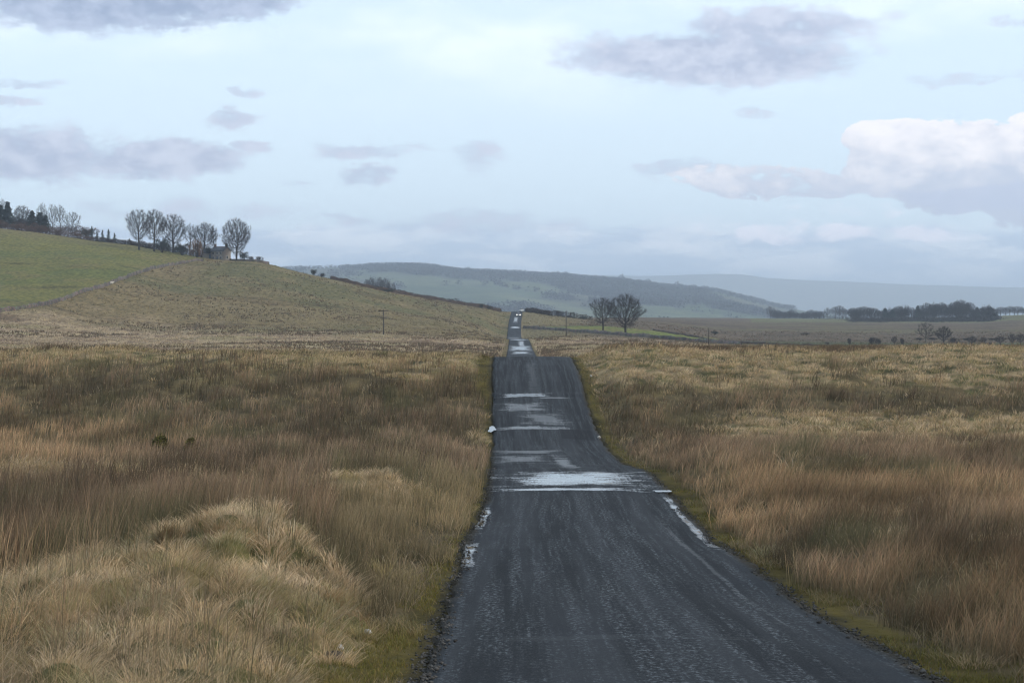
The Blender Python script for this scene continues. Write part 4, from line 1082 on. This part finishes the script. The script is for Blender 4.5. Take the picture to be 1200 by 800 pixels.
from bisect import bisect_left
def far_z(px, t):
    i = int(round((px + 900) / 2400 * 479)); j = int(round(t / 1.6 * 109)); return FX[j, i], FD[j, i], FZ[j, i]
# crest trees, each its own thing: one small tree mesh with a stem, many copies
r_ = np.random.default_rng(77)
def far_tree_mesh(seed, H, rx):
    r = np.random.default_rng(seed); mb = MB(); mb.tube((0, 0, -1), (0, 0, H * .6), .5, .2, 5, False)
    pts = r.normal(0, 1, (170, 3)); pts /= np.linalg.norm(pts, axis=1, keepdims=True); pts *= r.uniform(.2, 1, (170, 1))**.5
    pts = pts * np.array([rx, rx, H * .40]) * (1 + .25 * np.sin(pts[:, :1] * 4 + seed)) + np.array([0, 0, H * .60])
    v, t_ = flakes(pts, 1.7, r); mb.add(v, None, t_); return mb.mesh('far_tree')
fts = [far_tree_mesh(i, 10, 4.6) for i in range(4)]
for m_ in fts: m_.materials.append(M['far_wood'])
def far_tree(px, s, t, lb, grp, sx=1.):
    x, d, z = far_z(px, t); o = bpy.data.objects.new('far_tree', fts[int(r_.integers(4))]); col.objects.link(o)
    o.location = (x, d, z - .5); o.rotation_euler = (0, 0, r_.uniform(0, 6.28)); s = s * 1.5; o.scale = (s * sx, s * sx, s)
    tag(o, lb, 'tree', grp)
LA = 'small hazy tree in the line along the crest of the far hill'
for p in np.concatenate([r_.uniform(640, 700, 26), r_.uniform(708, 740, 16), [770, 776, 781, 788], r_.uniform(795, 838, 22), r_.uniform(838, 900, 26)]):
    far_tree(p, r_.uniform(.55, 1.15), .985, LA, 'trees along the crest of the far hill', 1.2)
far_tree(757.5, 1.25, .985, 'lone round hazy tree standing apart on the far hill crest', None, 1.25)
far_tree(727, 1.6, .99, 'tallest hazy tree above the thick clump on the far hill crest', None)
far_tree(791.5, 1.35, .99, 'round hazy tree taller than its neighbours right of the lone crest tree', None, 1.2)
for p in np.concatenate([r_.uniform(345, 480, 55), r_.uniform(480, 530, 8)]):
    far_tree(p, r_.uniform(.35, .7), .985, 'tiny hazy tree on the left part of the far skyline', 'trees on the left part of the far skyline', 1.3)
# woods and hedgerows on the slope of the far hill, one mass
mb = MB(); P = []
nn = 0
cand_px = r_.uniform(330, 930, 24000); cand_t = r_.uniform(.12, .97, 24000)
ii = np.clip(np.round((cand_px + 900) / 2400 * 479).astype(int), 0, 479); jj = np.clip(np.round(cand_t / 1.6 * 109).astype(int), 0, 109)
cx, cd, cz = FX[jj, ii], FD[jj, ii], FZ[jj, ii]
c1_, c2_ = cx / 1.5, cd / 1.5
v_, e_ = cells(c1_ / 210 + .3 * fbm(c1_ / 300, c2_ / 300, 3), c2_ / 330, 201); nf = fbm(c1_ / 260, c2_ / 420, 211) + .07 * sstep(.55, .30, cand_t) + .06 * sstep(780, 900, cand_px)
kp = ((e_ < .04) & (r_.random(24000) < .5)) | ((nf > .60) & (r_.random(24000) < .75))
kp &= ~((np.abs(cand_t - (.30 - .0016 * (cand_px - 620))) < .06) & (cand_px > 560) & (cand_px < 710))
cx, cd, cz = cx[kp], cd[kp], cz[kp]
k = 12; ctr = np.repeat(np.stack([cx, cd, cz], 1), k, 0) + np.stack([r_.normal(0, 4.5, len(cx) * k), r_.normal(0, 4.5, len(cx) * k), r_.uniform(.5, 10, len(cx) * k)], 1)
v, t_ = flakes(ctr, 4.2, r_)
o = link('distant_wood', mesh_np('distant_wood', v, None, t_), M['far_wood']); tag(o, 'blue grey woods and hedgerows on the slope of the far hill', 'woods', kind='stuff')
# radio mast on the far skyline
x, d, z = far_z(495, .99); root = empty('radio_mast', (x, d, z), 0, 1.45); mb = MB()
for k in range(3):
    a_ = k * 2.094; mb.tube((math.cos(a_) * .9, math.sin(a_) * .9, -1), (math.cos(a_) * .25, math.sin(a_) * .25, 17), .16, .12, 6)
for h_ in np.arange(1, 17, 2.):
    for k in range(3):
        a_, b_ = k * 2.094, (k + 1) * 2.094; w0 = .9 - .65 * h_ / 18; w1 = .9 - .65 * (h_ + 2) / 18
        mb.tube((math.cos(a_) * w0, math.sin(a_) * w0, h_), (math.cos(b_) * w1, math.sin(b_) * w1, h_ + 2), .07, .07, 4)
mb.build('lattice', M['steel'], root); MB().tube((0, 0, 16.5), (0, 0, 21), .12, .05, 6).build('aerial', M['steel'], root)
tag(root, 'thin radio mast on the far hill skyline', 'mast')

# ------------------------------------------------------------------ house on the hilltop
hx, hd = at(259, 812); hz = float(ground(hx, hd)) - .35
house = empty('stone_house', (hx, hd, hz), R(-38), .88); tag(house, 'small stone house with chimneys on the hilltop among bare trees', 'house')
Lh, Wh, Eh, Rh = 8.4, 4.6, 4.6, 6.6
def gable_block(x0, x1, y0, y1, e, r):
    mb = MB(); ym = (y0 + y1) / 2
    v = [(x0, y0, 0), (x1, y0, 0), (x1, y1, 0), (x0, y1, 0), (x0, y0, e), (x1, y0, e), (x1, y1, e), (x0, y1, e), (x0, ym, r), (x1, ym, r)]
    mb.add(v, [(0, 1, 5, 4), (2, 3, 7, 6), (1, 2, 6, 5), (3, 0, 4, 7), (4, 5, 9, 8), (6, 7, 8, 9)], [(5, 6, 9), (7, 4, 8)]); return mb
gable_block(-Lh/2, Lh/2, -Wh/2, Wh/2, Eh, Rh).build('wall', M['house_stone'], house)
def roof_slab(x0, x1, y0, y1, e, r, th=.16, ov=.3):
    mb = MB(); ym = (y0 + y1) / 2; sl = (r - e) / (ym - y0)
    for s in (-1, 1):
        ye = y0 - ov if s < 0 else y1 + ov
        p = [(x0 - ov, ye, e - sl * ov + .04), (x1 + ov, ye, e - sl * ov + .04), (x1 + ov, ym, r + .04), (x0 - ov, ym, r + .04)]
        q = [(a, b, c + th) for a, b, c in p]
        mb.add(p + q, [(0, 3, 2, 1), (4, 5, 6, 7), (0, 1, 5, 4), (1, 2, 6, 5), (2, 3, 7, 6), (3, 0, 4, 7)])
    return mb
rf = roof_slab(-Lh/2, Lh/2, -Wh/2, Wh/2, Eh, Rh).build('roof', M['roof'], house)
for cx_ in (-Lh/2 + .5, Lh/2 - .5):
    mb = MB(); mb.box(cx_ - .45, cx_ + .45, -.4, .4, Rh - .5, Rh + 1.3); mb.box(cx_ - .52, cx_ + .52, -.47, .47, Rh + 1.3, Rh + 1.45)
    ch = mb.build('chimney', M['chimney'], rf)
    mb2 = MB()
for (wx, wz) in [(-2.6, .9), (2.4, .9), (-2.6, 3.0), (0, 3.0), (2.4, 3.0)]:
    w = MB(); w.box(wx - .55, wx + .55, -Wh/2 - .05, -Wh/2 + .05, wz, wz + 1.2); wf = w.build('window', M['glass'], house)
    f_ = MB(); yy = -Wh/2 - .09
    for (a0, a1, b0, b1) in [(wx - .63, wx + .63, wz - .08, wz), (wx - .63, wx + .63, wz + 1.2, wz + 1.3), (wx - .63, wx - .55, wz, wz + 1.2), (wx + .55, wx + .63, wz, wz + 1.2), (wx - .03, wx + .03, wz, wz + 1.2)]:
        f_.box(a0, a1, yy, yy + .06, b0, b1)
    f_.build('frame', M['frame'], wf)
dd_ = MB(); dd_.box(-.5, .5, -Wh/2 - .06, -Wh/2 + .04, 0, 2.1); dr0 = dd_.build('door', M['door'], house); MB().tube((.36, -Wh/2 - .06, 1.05), (.36, -Wh/2 - .16, 1.05), .05, .05, 8).build('handle', M['steel'], dr0)
w = MB(); w.box(Lh/2 - .05, Lh/2 + .05, -.5, .5, 1.0, 2.3); wf = w.build('window', M['glass'], house); f_ = MB()
for (a0, a1, b0, b1) in [(-.58, .58, .92, 1.0), (-.58, .58, 2.3, 2.4), (-.58, -.5, 1., 2.3), (.5, .58, 1., 2.3)]: f_.box(Lh/2 + .04, Lh/2 + .09, a0, a1, b0, b1)
f_.build('frame', M['frame'], wf)
# lower outbuilding joined to the left
ox, od = at(246, 816); out = empty('outbuilding', (ox, od, float(ground(ox, od)) - .3), R(20)); tag(out, 'low slate roofed outbuilding at the left end of the stone house', 'outbuilding')
gable_block(-2.6, 2.6, -2, 2, 2.7, 4.3).build('wall', M['house_stone'], out); roof_slab(-2.6, 2.6, -2, 2, 2.7, 4.3).build('roof', M['roof'], out)
dd_ = MB(); dd_.box(-.7, .7, -2.05, -1.95, 0, 2.1); dd_.build('door', M['door'], out)

# ------------------------------------------------------------------ poles
def pole(px, ytop, ybase, label, arms, dmin, dmax, tilt=0., r0=.13):
    d = hit(px, ybase, dmin, dmax); x, _ = at(px, d); z = float(ground(x, d)) - .3; H = (HZ - z * F / d - ytop) / F * d
    root = empty('utility_pole', (x, d, z)); root.rotation_euler = (0, tilt, 0)
    MB().tube((0, 0, 0), (0, 0, H), r0 * 1.3, r0, 10).build('pole', M['wood_pole'], root, True)
    for (dz, w) in arms:
        a = MB(); a.box(-w, w, -r0 - .1, -r0 + .02, H - dz - .09, H - dz + .09); ca = a.build('crossarm', M['wood_pole'], root)
        for sx_ in (-.85, 0, .85):
            i_ = MB(); i_.tube((sx_ * w, -r0 - .04, H - dz + .09), (sx_ * w, -r0 - .04, H - dz + .20), .05, .05, 8); i_.tube((sx_ * w, -r0 - .04, H - dz + .20), (sx_ * w, -r0 - .04, H - dz + .42), .10, .07, 8); i_.build('insulator', M['ceramic'], ca)
    if not arms: MB().tube((0, 0, H), (0, 0, H + .18), r0 * .9, .02, 10).build('cap', M['steel'], root)
    tag(root, label, 'pole', 'wooden poles crossing the moor'); return root
pole(449.5, 362.5, 391.5, 'wooden pole with two crossarms on the moor left of the road', [(.35, 1.25), (2.0, .75)], 420, 700, 0, .125)
pole(663.5, 364, 393.5, 'thin bare pole right of the road in front of the green field', [], 420, 720, 0, .13)
pole(830.5, 384, 403.5, 'thin bare pole near the right tip of the green field', [], 480, 720, 0, .11)

# ------------------------------------------------------------------ cars on the crest
def car(x, d, body, label, lights=True, rz=math.pi):
    z = road_z(x, d); root = empty('car', (x, d, z), 0); root.rotation_euler = (0, 0, rz)
    slope = math.atan2(float(zr(d + 2)) - float(zr(d - 2)), 4.); root.rotation_euler = (-slope if rz else slope, 0, rz)
    # local +Y is the front
    Lc, Wc = 4.2, 1.76
    prof = [(-2.1, .35), (-2.12, .75), (-1.95, .98), (-1.2, 1.02), (.75, 1.0), (1.75, .86), (2.05, .72), (2.1, .45), (2.0, .28), (-2.0, .28)]
    mb = MB(); nP = len(prof); v = []
    for s, w in ((-1, .80), (-1, .88), (1, .88), (1, .80)):
        pass
    rings = [(-.80, .97), (-.88, 1.), (.88, 1.), (.80, .97)]
    for (xx, k) in rings: v += [(xx, a * (1 if abs(xx) > .85 else .985), .28 + (b_ - .28) * k) for a, b_ in prof]
    q = []
    for r0 in range(3):
        for i in range(nP): q.append((r0 * nP + i, r0 * nP + (i + 1) % nP, (r0 + 1) * nP + (i + 1) % nP, (r0 + 1) * nP + i))
    c0 = len(v); v += [(-.80, 0, .6), (.80, 0, .6)]
    t = [(c0, (i + 1) % nP, i) for i in range(nP)] + [(c0 + 1, 3 * nP + i, 3 * nP + (i + 1) % nP) for i in range(nP)]
    mb.add(v, q, t); mb.build('body', body, root, True)
    cab = MB(); b4 = [(-.80, -1.75, .97), (.80, -1.75, .97), (.80, 1.0, .97), (-.80, 1.0, .97)]; t4 = [(-.62, -1.25, 1.46), (.62, -1.25, 1.46), (.62, .25, 1.46), (-.62, .25, 1.46)]
    cab.add(b4 + t4, [(0, 1, 5, 4), (1, 2, 6, 5), (2, 3, 7, 6), (3, 0, 4, 7)]); cab.build('window', M['glass'], root)
    rf_ = MB(); rf_.add([(a, b_, 1.455) for a, b_, _ in t4] + [(a * .9, b_ * .92 - .02, 1.52) for a, b_, _ in t4], [(0, 1, 5, 4), (1, 2, 6, 5), (2, 3, 7, 6), (3, 0, 4, 7), (4, 5, 6, 7), (3, 2, 1, 0)]); rf_.build('roof', body, root)
    for s in (-1, 1):
        m_ = MB(); m_.tube((s * .66, 1.98, .68), (s * .66, 2.13, .68), .17, .15, 14); m_.build('headlight', M['headlamp'] if lights else M['rim'], root)
        mm = MB(); mm.box(s * .88 if s > 0 else -1.06, 1.06 if s > 0 else -.88, .62, .78, .98, 1.12); mm.build('mirror', body, root)
        for yy in (-1.3, 1.32):
            wm = MB(); wm.tube((s * .66, yy, .31), (s * .89, yy, .31), .31, .31, 20); wh = wm.build('wheel', M['tyre'], root)
            MB().tube((s * .885, yy, .31), (s * .90, yy, .31), .19, .18, 14).build('rim', M['rim'], wh)
    bm_ = MB(); bm_.box(-.8, .8, 2.06, 2.16, .32, .50); bm_.build('bumper', M['black_plastic'], root)
    pl = MB(); pl.box(-.26, .26, 2.16, 2.175, .36, .48); pl.build('number_plate', M['plate'], root)
    tag(root, label, 'car'); return root
car(at(607.6, 852)[0], 852, M['car_dark'], 'dark car with lit headlights coming over the road crest')
car(at(612.2, 888)[0] - .35, 893, M['car_pale'], 'pale car following behind the dark car on the crest', False)

# ------------------------------------------------------------------ sheep by the wall
d_s = float(np.interp(131, wl_px, wl_d)) - 3.0; xs_, _ = at(131, d_s)
sh = empty('sheep', (xs_, d_s, float(ground(xs_, d_s)) + .02), R(20)); tag(sh, 'white sheep standing in front of the long stone wall', 'sheep')
def blob(mb, c, r, n=14, m=10, nz=.08, seed=0):
    th = np.linspace(0, math.pi, m); ph = np.linspace(0, 2 * math.pi, n, endpoint=False)
    T_, P_ = np.meshgrid(th, ph, indexing='ij')
    rr = 1 + nz * (fbm(np.cos(P_) * 2 + T_ * 1.3 + 4, np.sin(P_) * 2 + T_ + 4, seed, 3) - .5) * 2
    v = np.stack([c[0] + r[0] * rr * np.sin(T_) * np.cos(P_), c[1] + r[1] * rr * np.sin(T_) * np.sin(P_), c[2] + r[2] * rr * np.cos(T_)], -1)
    idx = np.arange(m * n).reshape(m, n); nx_ = np.roll(idx, -1, 1)
    q = np.stack([idx[:-1], idx[1:], nx_[1:], nx_[:-1]], -1).reshape(-1, 4); mb.add(v, q)
def sheep_body():
    # one skin-modifier surface: trunk, neck, head, four jointed legs, tail
    pts = [(-.42, 0, .66), (-.15, 0, .68), (.18, 0, .67), (.42, 0, .70), (.58, 0, .88), (.74, 0, .92), (.90, 0, .84), (-.55, 0, .56)]
    rad = [.20, .25, .25, .21, .13, .12, .07, .05]; ed = [(0, 1), (1, 2), (2, 3), (3, 4), (4, 5), (5, 6), (0, 7)]
    for hx_, hy in ((-.40, .13), (-.40, -.13), (.38, .12), (.38, -.12)):
        k = len(pts); par = 0 if hx_ < 0 else 3
        if hx_ < 0: leg = [(-.36, hy, .46), (-.46, hy, .27), (-.42, hy, .02)]
        else: leg = [(.38, hy, .45), (.40, hy, .26), (.38, hy, .02)]
        pts += leg; rad += [.085, .045, .04]; ed += [(par, k), (k, k + 1), (k + 1, k + 2)]
    me = bpy.data.meshes.new('sheep'); me.from_pydata(pts, ed, [])
    o = bpy.data.objects.new('fleece', me); col.objects.link(o); o.parent = sh
    md = o.modifiers.new('Skin', 'SKIN'); me.skin_vertices[0] if len(me.skin_vertices) else None
    if not len(me.skin_vertices):
        bm_ = __import__('bmesh').new(); bm_.from_mesh(me); bm_.verts.layers.skin.verify(); bm_.to_mesh(me); bm_.free()
    for i, r in enumerate(rad): me.skin_vertices[0].data[i].radius = (r, r)
    me.skin_vertices[0].data[1].use_root = True
    o.modifiers.new('Sub', 'SUBSURF').levels = 2; o.modifiers['Sub'].render_levels = 2
    me.materials.append(M['wool']); return o
sheep_body()
for s in (-1, 1):
    e = MB(); e.add([(.70, s * .10, .98), (.76, s * .10, .97), (.73, s * .26, .94), (.71, s * .11, 1.0)], None, [(0, 1, 2), (1, 3, 2), (3, 0, 2), (0, 3, 1)]); e.build('ear', M['sheep_face'], sh)
fm = MB(); blob(fm, (.88, 0, .855), (.10, .075, .085), seed=4); fm.build('face', M['sheep_face'], sh, True)

# ------------------------------------------------------------------ stones and moss cushions at the roadside
def stone(px, y, size, m, label, seed, up=0., sx=1., name='stone', cat='stone'):
    dd = np.linspace(14, 130, 4000); yy = HZ - ground((px - 600) / F * dd, dd) * F / dd
    d = float(dd[np.argmin(np.abs(yy - y))]); x, _ = at(px, d); mb = MB(); blob(mb, (0, 0, 0), (size * sx, size * .8, size * .75), 18, 12, .35, seed)
    o = mb.build(name, m, None, True); o.location = (x, d, float(ground(x, d)) + size * .35 + up); o.rotation_euler = (0, 0, seed); tag(o, label, cat); return o
stone(431, 746, .040, M['pale_stone'], 'small pale stone beside the rush clump at the left verge', 3, .05)
stone(398, 766, .045, M['pale_stone'], 'pale flat stone lying on the dark peat lump at the left verge', 5, .05, 1.3)
stone(391, 774, .10, M['dark_stone'], 'dark peat lump under the pale flat stone at the left verge', 6, .0, 1.2, 'peat_lump', 'peat lump')
stone(692.5, 442, .075, M['pale_stone'], 'small white stone at the right road edge near the crest', 7, .05)
stone(702, 515, .09, M['pale_stone'], 'pale stone at the right road edge by the dark asphalt patch', 8, .08, .8)
def moss_bush(px, y, rx, h, label, seed):
    r = np.random.default_rng(seed)
    dd = np.linspace(40, 110, 3000); yy = HZ - ground((px - 600) / F * dd, dd) * F / dd
    d = float(dd[np.argmin(np.abs(yy - y))]); x, _ = at(px, d)
    root = empty('moss_bush', (x, d, float(ground(x, d))), 0); tag(root, label, 'bush', 'green bushes among the left rushes')
    p = r.normal(0, 1, (2200, 3)); p /= np.linalg.norm(p, axis=1, keepdims=True); p[:, 2] = np.abs(p[:, 2]); p *= r.uniform(.55, 1, (2200, 1))**.5
    p = p * (1 + .35 * (fbm(p[:, :1] * 2.5 + 9, p[:, 1:2] * 2.5 + 9, seed) - .5)) * np.array([rx, rx * .8, h])
    v, t_ = flakes(p, .09, r); cc = np.repeat(np.array([(.090, .082, .022)]) * r.uniform(.3, 1.6, (2200, 1)), 3, 0)
    link('foliage', mesh_np('foliage', v, None, t_, cc), M['mossbush'], root)
    s = MB()
    for k in range(9):
        a_ = r.uniform(0, 6.28); s.tube((0, 0, -.05), (math.cos(a_) * rx * .7, math.sin(a_) * rx * .6, h * r.uniform(.5, .85)), .02, .008, 5)
    s.build('stem', M['bark'], root)
moss_bush(187, 541, .42, 1.05, 'larger round green bush among the left rushes', 3)
moss_bush(223, 541, .26, .92, 'smaller green bush right of the larger one in the left rushes', 5)

# ------------------------------------------------------------------ air: one box of thin haze
mv = bpy.data.materials.new('haze'); mv.use_nodes = True; nt = mv.node_tree; nt.nodes.clear()
pv = nt.nodes.new('ShaderNodeVolumePrincipled'); om = nt.nodes.new('ShaderNodeOutputMaterial'); nt.links.new(pv.outputs[0], om.inputs['Volume'])
pv.inputs['Color'].default_value = (.66, .78, .93, 1); pv.inputs['Density'].default_value = .000135; pv.inputs['Anisotropy'].default_value = .2
mb = MB(); mb.box(-13000, 13000, -70, 20500, float(Z.min()) - 1., 278); hz_ = mb.build('haze', mv); tag(hz_, kind='stuff')

# ------------------------------------------------------------------ light and sky
SUN_EL, SUN_AZ = R(19), R(108)
sd = Vector((math.sin(SUN_AZ) * math.cos(SUN_EL), math.cos(SUN_AZ) * math.cos(SUN_EL), math.sin(SUN_EL)))
sl = bpy.data.lights.new('sun', 'SUN'); sl.energy = 2.3; sl.angle = R(4); sl.color = (1, .90, .78)
so = bpy.data.objects.new('sun', sl); col.objects.link(so); so.rotation_euler = sd.to_track_quat('Z', 'Y').to_euler()

w = bpy.data.worlds.new('World'); sc.world = w; w.use_nodes = True
n = NT(w.node_tree); bg = w.node_tree.nodes['Background']; bg.inputs['Strength'].default_value = .1
sky = n.new('ShaderNodeTexSky', sky_type='NISHITA'); sky.sun_disc = False; sky.sun_elevation = SUN_EL; sky.sun_rotation = SUN_AZ
sky.air_density = 1.0; sky.dust_density = 1.5; sky.ozone_density = 1.0
g = n.new('ShaderNodeTexCoord').outputs['Generated']; s3 = n.new('ShaderNodeSeparateXYZ'); n.put(s3.inputs[0], g)
az_ = n.math('MULTIPLY', n.math('ARCTAN2', s3.outputs[0], s3.outputs[1]), F); el_ = n.math('MULTIPLY', n.math('ARCSINE', s3.outputs[2]), F)
cv = n.new('ShaderNodeCombineXYZ'); n.put(cv.inputs[0], az_); n.put(cv.inputs[1], el_); P0 = cv.outputs[0]
nA = n.noise(n.vmath('MULTIPLY', P0, (.0085, .020, 1.)), 1., 5, .6, 'Color'); nB = n.noise(n.vmath('MULTIPLY', P0, (.035, .075, 1.)), 1., 4, .6, 'Color')
Pw = n.vmath('ADD', P0, n.vmath('MULTIPLY', n.vmath('SUBTRACT', nA, (.5, .5, .5)), (90., 40., 0)))
Pw = n.vmath('ADD', Pw, n.vmath('MULTIPLY', n.vmath('SUBTRACT', nB, (.5, .5, .5)), (36., 22., 0)))
nC = n.noise(n.vmath('MULTIPLY', P0, (.11, .19, 1.)), 1., 4, .6, 'Color')
Pw = n.vmath('ADD', Pw, n.vmath('MULTIPLY', n.vmath('SUBTRACT', nC, (.5, .5, .5)), (12., 8., 0)))
puff = n.noise(n.vmath('MULTIPLY', P0, (.022, .036, 1.)), 1., 6, .62)
wisp = n.noise(n.vmath('MULTIPLY', P0, (.007, .028, 1.)), 1., 6, .62)
def sd_(px, y): return (math.atan((px - 600) / F) * F, math.atan((HZ - y) / F) * F)
def cloud(lst, soft=.9):
    acc = None
    for (px, y, rx, ry, k) in lst:
        cx_, cy_ = sd_(px, y)
        q = n.vmath('LENGTH', n.vmath('MULTIPLY', n.vmath('SUBTRACT', Pw, (cx_, cy_, 0)), (1 / rx, 1 / ry, 0)))
        r = n.ramp(q, 1.25, 1.25 - soft, 0., k); acc = r if acc is None else n.math('MAXIMUM', acc, r)
    return acc
def dens(c, nz, a=.9, lo=.22, hi=.75): return n.ramp(n.math('ADD', n.math('MULTIPLY', c, a), n.math('MULTIPLY', n.math('MULTIPLY', n.math('SUBTRACT', nz, .5), 1.5), n.ramp(c, 0., .25))), lo, hi)
K10 = lambda r, g_, b_: (r * 10, g_ * 10, b_ * 10)
clear = n.mix(.80, sky.outputs[0], K10(.745, .90, 1.045))
# thin bright veil towards the top of the view
veil = n.ramp(n.noise(n.vmath('MULTIPLY', P0, (.0022, .006, 1.)), 1., 4), .40, .68, 0., .8)
clear = n.mix(n.math('MULTIPLY', veil, n.ramp(el_, 200., 330.)), clear, K10(.95, 1.02, 1.13))
# pale bank near the horizon
low = n.ramp(el_, 190., 40., 0., 1.)
bank = n.math('MULTIPLY', n.ramp(n.math('ADD', n.math('MULTIPLY', n.math('SUBTRACT', wisp, .5), 1.6), n.ramp(el_, 132., 60., -.30, .95)), .05, .5), .95)
lay = n.ramp(n.noise(n.vmath('MULTIPLY', Pw, (.0065, .030, 1.)), 1., 6, .6), .42, .60)
c = n.mix(bank, clear, n.mix(lay, K10(.50, .61, .76), K10(.76, .83, .92)))
# grey-lavender flat clouds
grey = cloud([(30, 184, 150, 42, 1.), (195, 190, 110, 32, 1.), (15, 106, 75, 10, .7), (5, 128, 55, 9, .65), (270, 140, 42, 14, .75), (285, 113, 32, 8, .65), (290, 175, 38, 12, .7),
              (830, 70, 215, 40, 1.), (905, 38, 140, 34, .9), (890, 133, 38, 6, .5), (1130, 100, 105, 12, .5), (1190, 38, 45, 9, .5), (1040, 30, 60, 14, .35), (435, 205, 42, 15, .75), (425, 176, 72, 14, .68), (560, 182, 44, 20, .6), (345, 212, 40, 7, .5), (490, 170, 30, 8, .45), (720, 120, 26, 6, .35), (385, 172, 26, 8, .5),
              (800, 196, 75, 10, .6), (890, 222, 40, 13, .55), (210, 247, 200, 18, .5), (400, 256, 60, 7, .55), (560, 262, 170, 18, .55), (640, 163, 14, 8, .3)])
gd = dens(grey, puff, .95, .20, .85)
gc = n.mix(n.ramp(puff, .35, .65), K10(.38, .43, .57), K10(.58, .62, .74))
c = n.mix(n.math('MULTIPLY', gd, .92), c, gc)
dk = dens(cloud([(130, -6, 230, 62, 1.), (270, 10, 85, 26, .9), (190, 36, 60, 14, .7)]), puff, .95, .2, .75)
c = n.mix(n.math('MULTIPLY', dk, .95), c, n.mix(n.ramp(puff, .3, .7), K10(.25, .32, .47), K10(.46, .53, .68)))
# cumulus at the right: white heads, grey undersides
cum = cloud([(1085, 196, 92, 50, 1.), (1150, 190, 80, 44, 1.), (1215, 205, 90, 60, 1.), (1035, 182, 44, 36, 1.), (1075, 165, 36, 22, 1.), (1120, 225, 90, 22, .9), (905, 215, 95, 20, .62), (850, 203, 60, 12, .5), (975, 222, 45, 16, .6)], .45)
cdn = dens(cum, puff, 1.0, .34, .56)
lit = n.math('ADD', n.ramp(n.math('ADD', el_, n.math('MULTIPLY', n.math('SUBTRACT', puff, .5), 200.)), 110., 235.), 0.)
cc = n.mix(lit, K10(.52, .57, .69), K10(.96, .925, .945))
c = n.mix(n.math('MULTIPLY', cdn, .93), c, cc)
und = dens(cloud([(1115, 234, 85, 15, .9), (1200, 236, 80, 18, .9)], .8), puff, .9, .2, .8)
c = n.mix(n.math('MULTIPLY', und, .8), c, K10(.50, .56, .71))
# small pale heads in the low bank
heads = dens(cloud([(905, 276, 60, 16, .8), (985, 276, 70, 14, .7), (1085, 276, 75, 12, .7), (770, 287, 60, 9, .5), (850, 262, 60, 10, .5), (1000, 250, 120, 9, .4)], .9), puff, .9, .25, .8)
c = n.mix(n.math('MULTIPLY', heads, .8), c, K10(.92, .91, 1.0))
n.put(bg.inputs['Color'], c)
w.cycles.sampling_method = 'MANUAL'; w.cycles.sample_map_resolution = 512

# ------------------------------------------------------------------ camera and render settings
cam = bpy.data.cameras.new('camera'); cam.lens = 70.0; cam.sensor_width = 36.0; cam.clip_start = .1; cam.clip_end = 40000
co = bpy.data.objects.new('camera', cam); col.objects.link(co); co.location = (0, 0, 0)
co.rotation_euler = (R(90) - math.atan(35 / F), 0, 0)
sc.camera = co
sc.view_settings.view_transform = 'Standard'; sc.view_settings.look = 'None'; sc.view_settings.exposure = 0.35; sc.view_settings.gamma = 1.0
cy = sc.cycles
cy.max_bounces = 6; cy.diffuse_bounces = 2; cy.glossy_bounces = 3; cy.transmission_bounces = 4; cy.volume_bounces = 0; cy.transparent_max_bounces = 6
cy.use_denoising = True; cy.denoising_prefilter = 'ACCURATE'; cy.denoising_quality = 'HIGH'; cy.filter_width = 1.2
cy.sample_clamp_indirect = 4.0
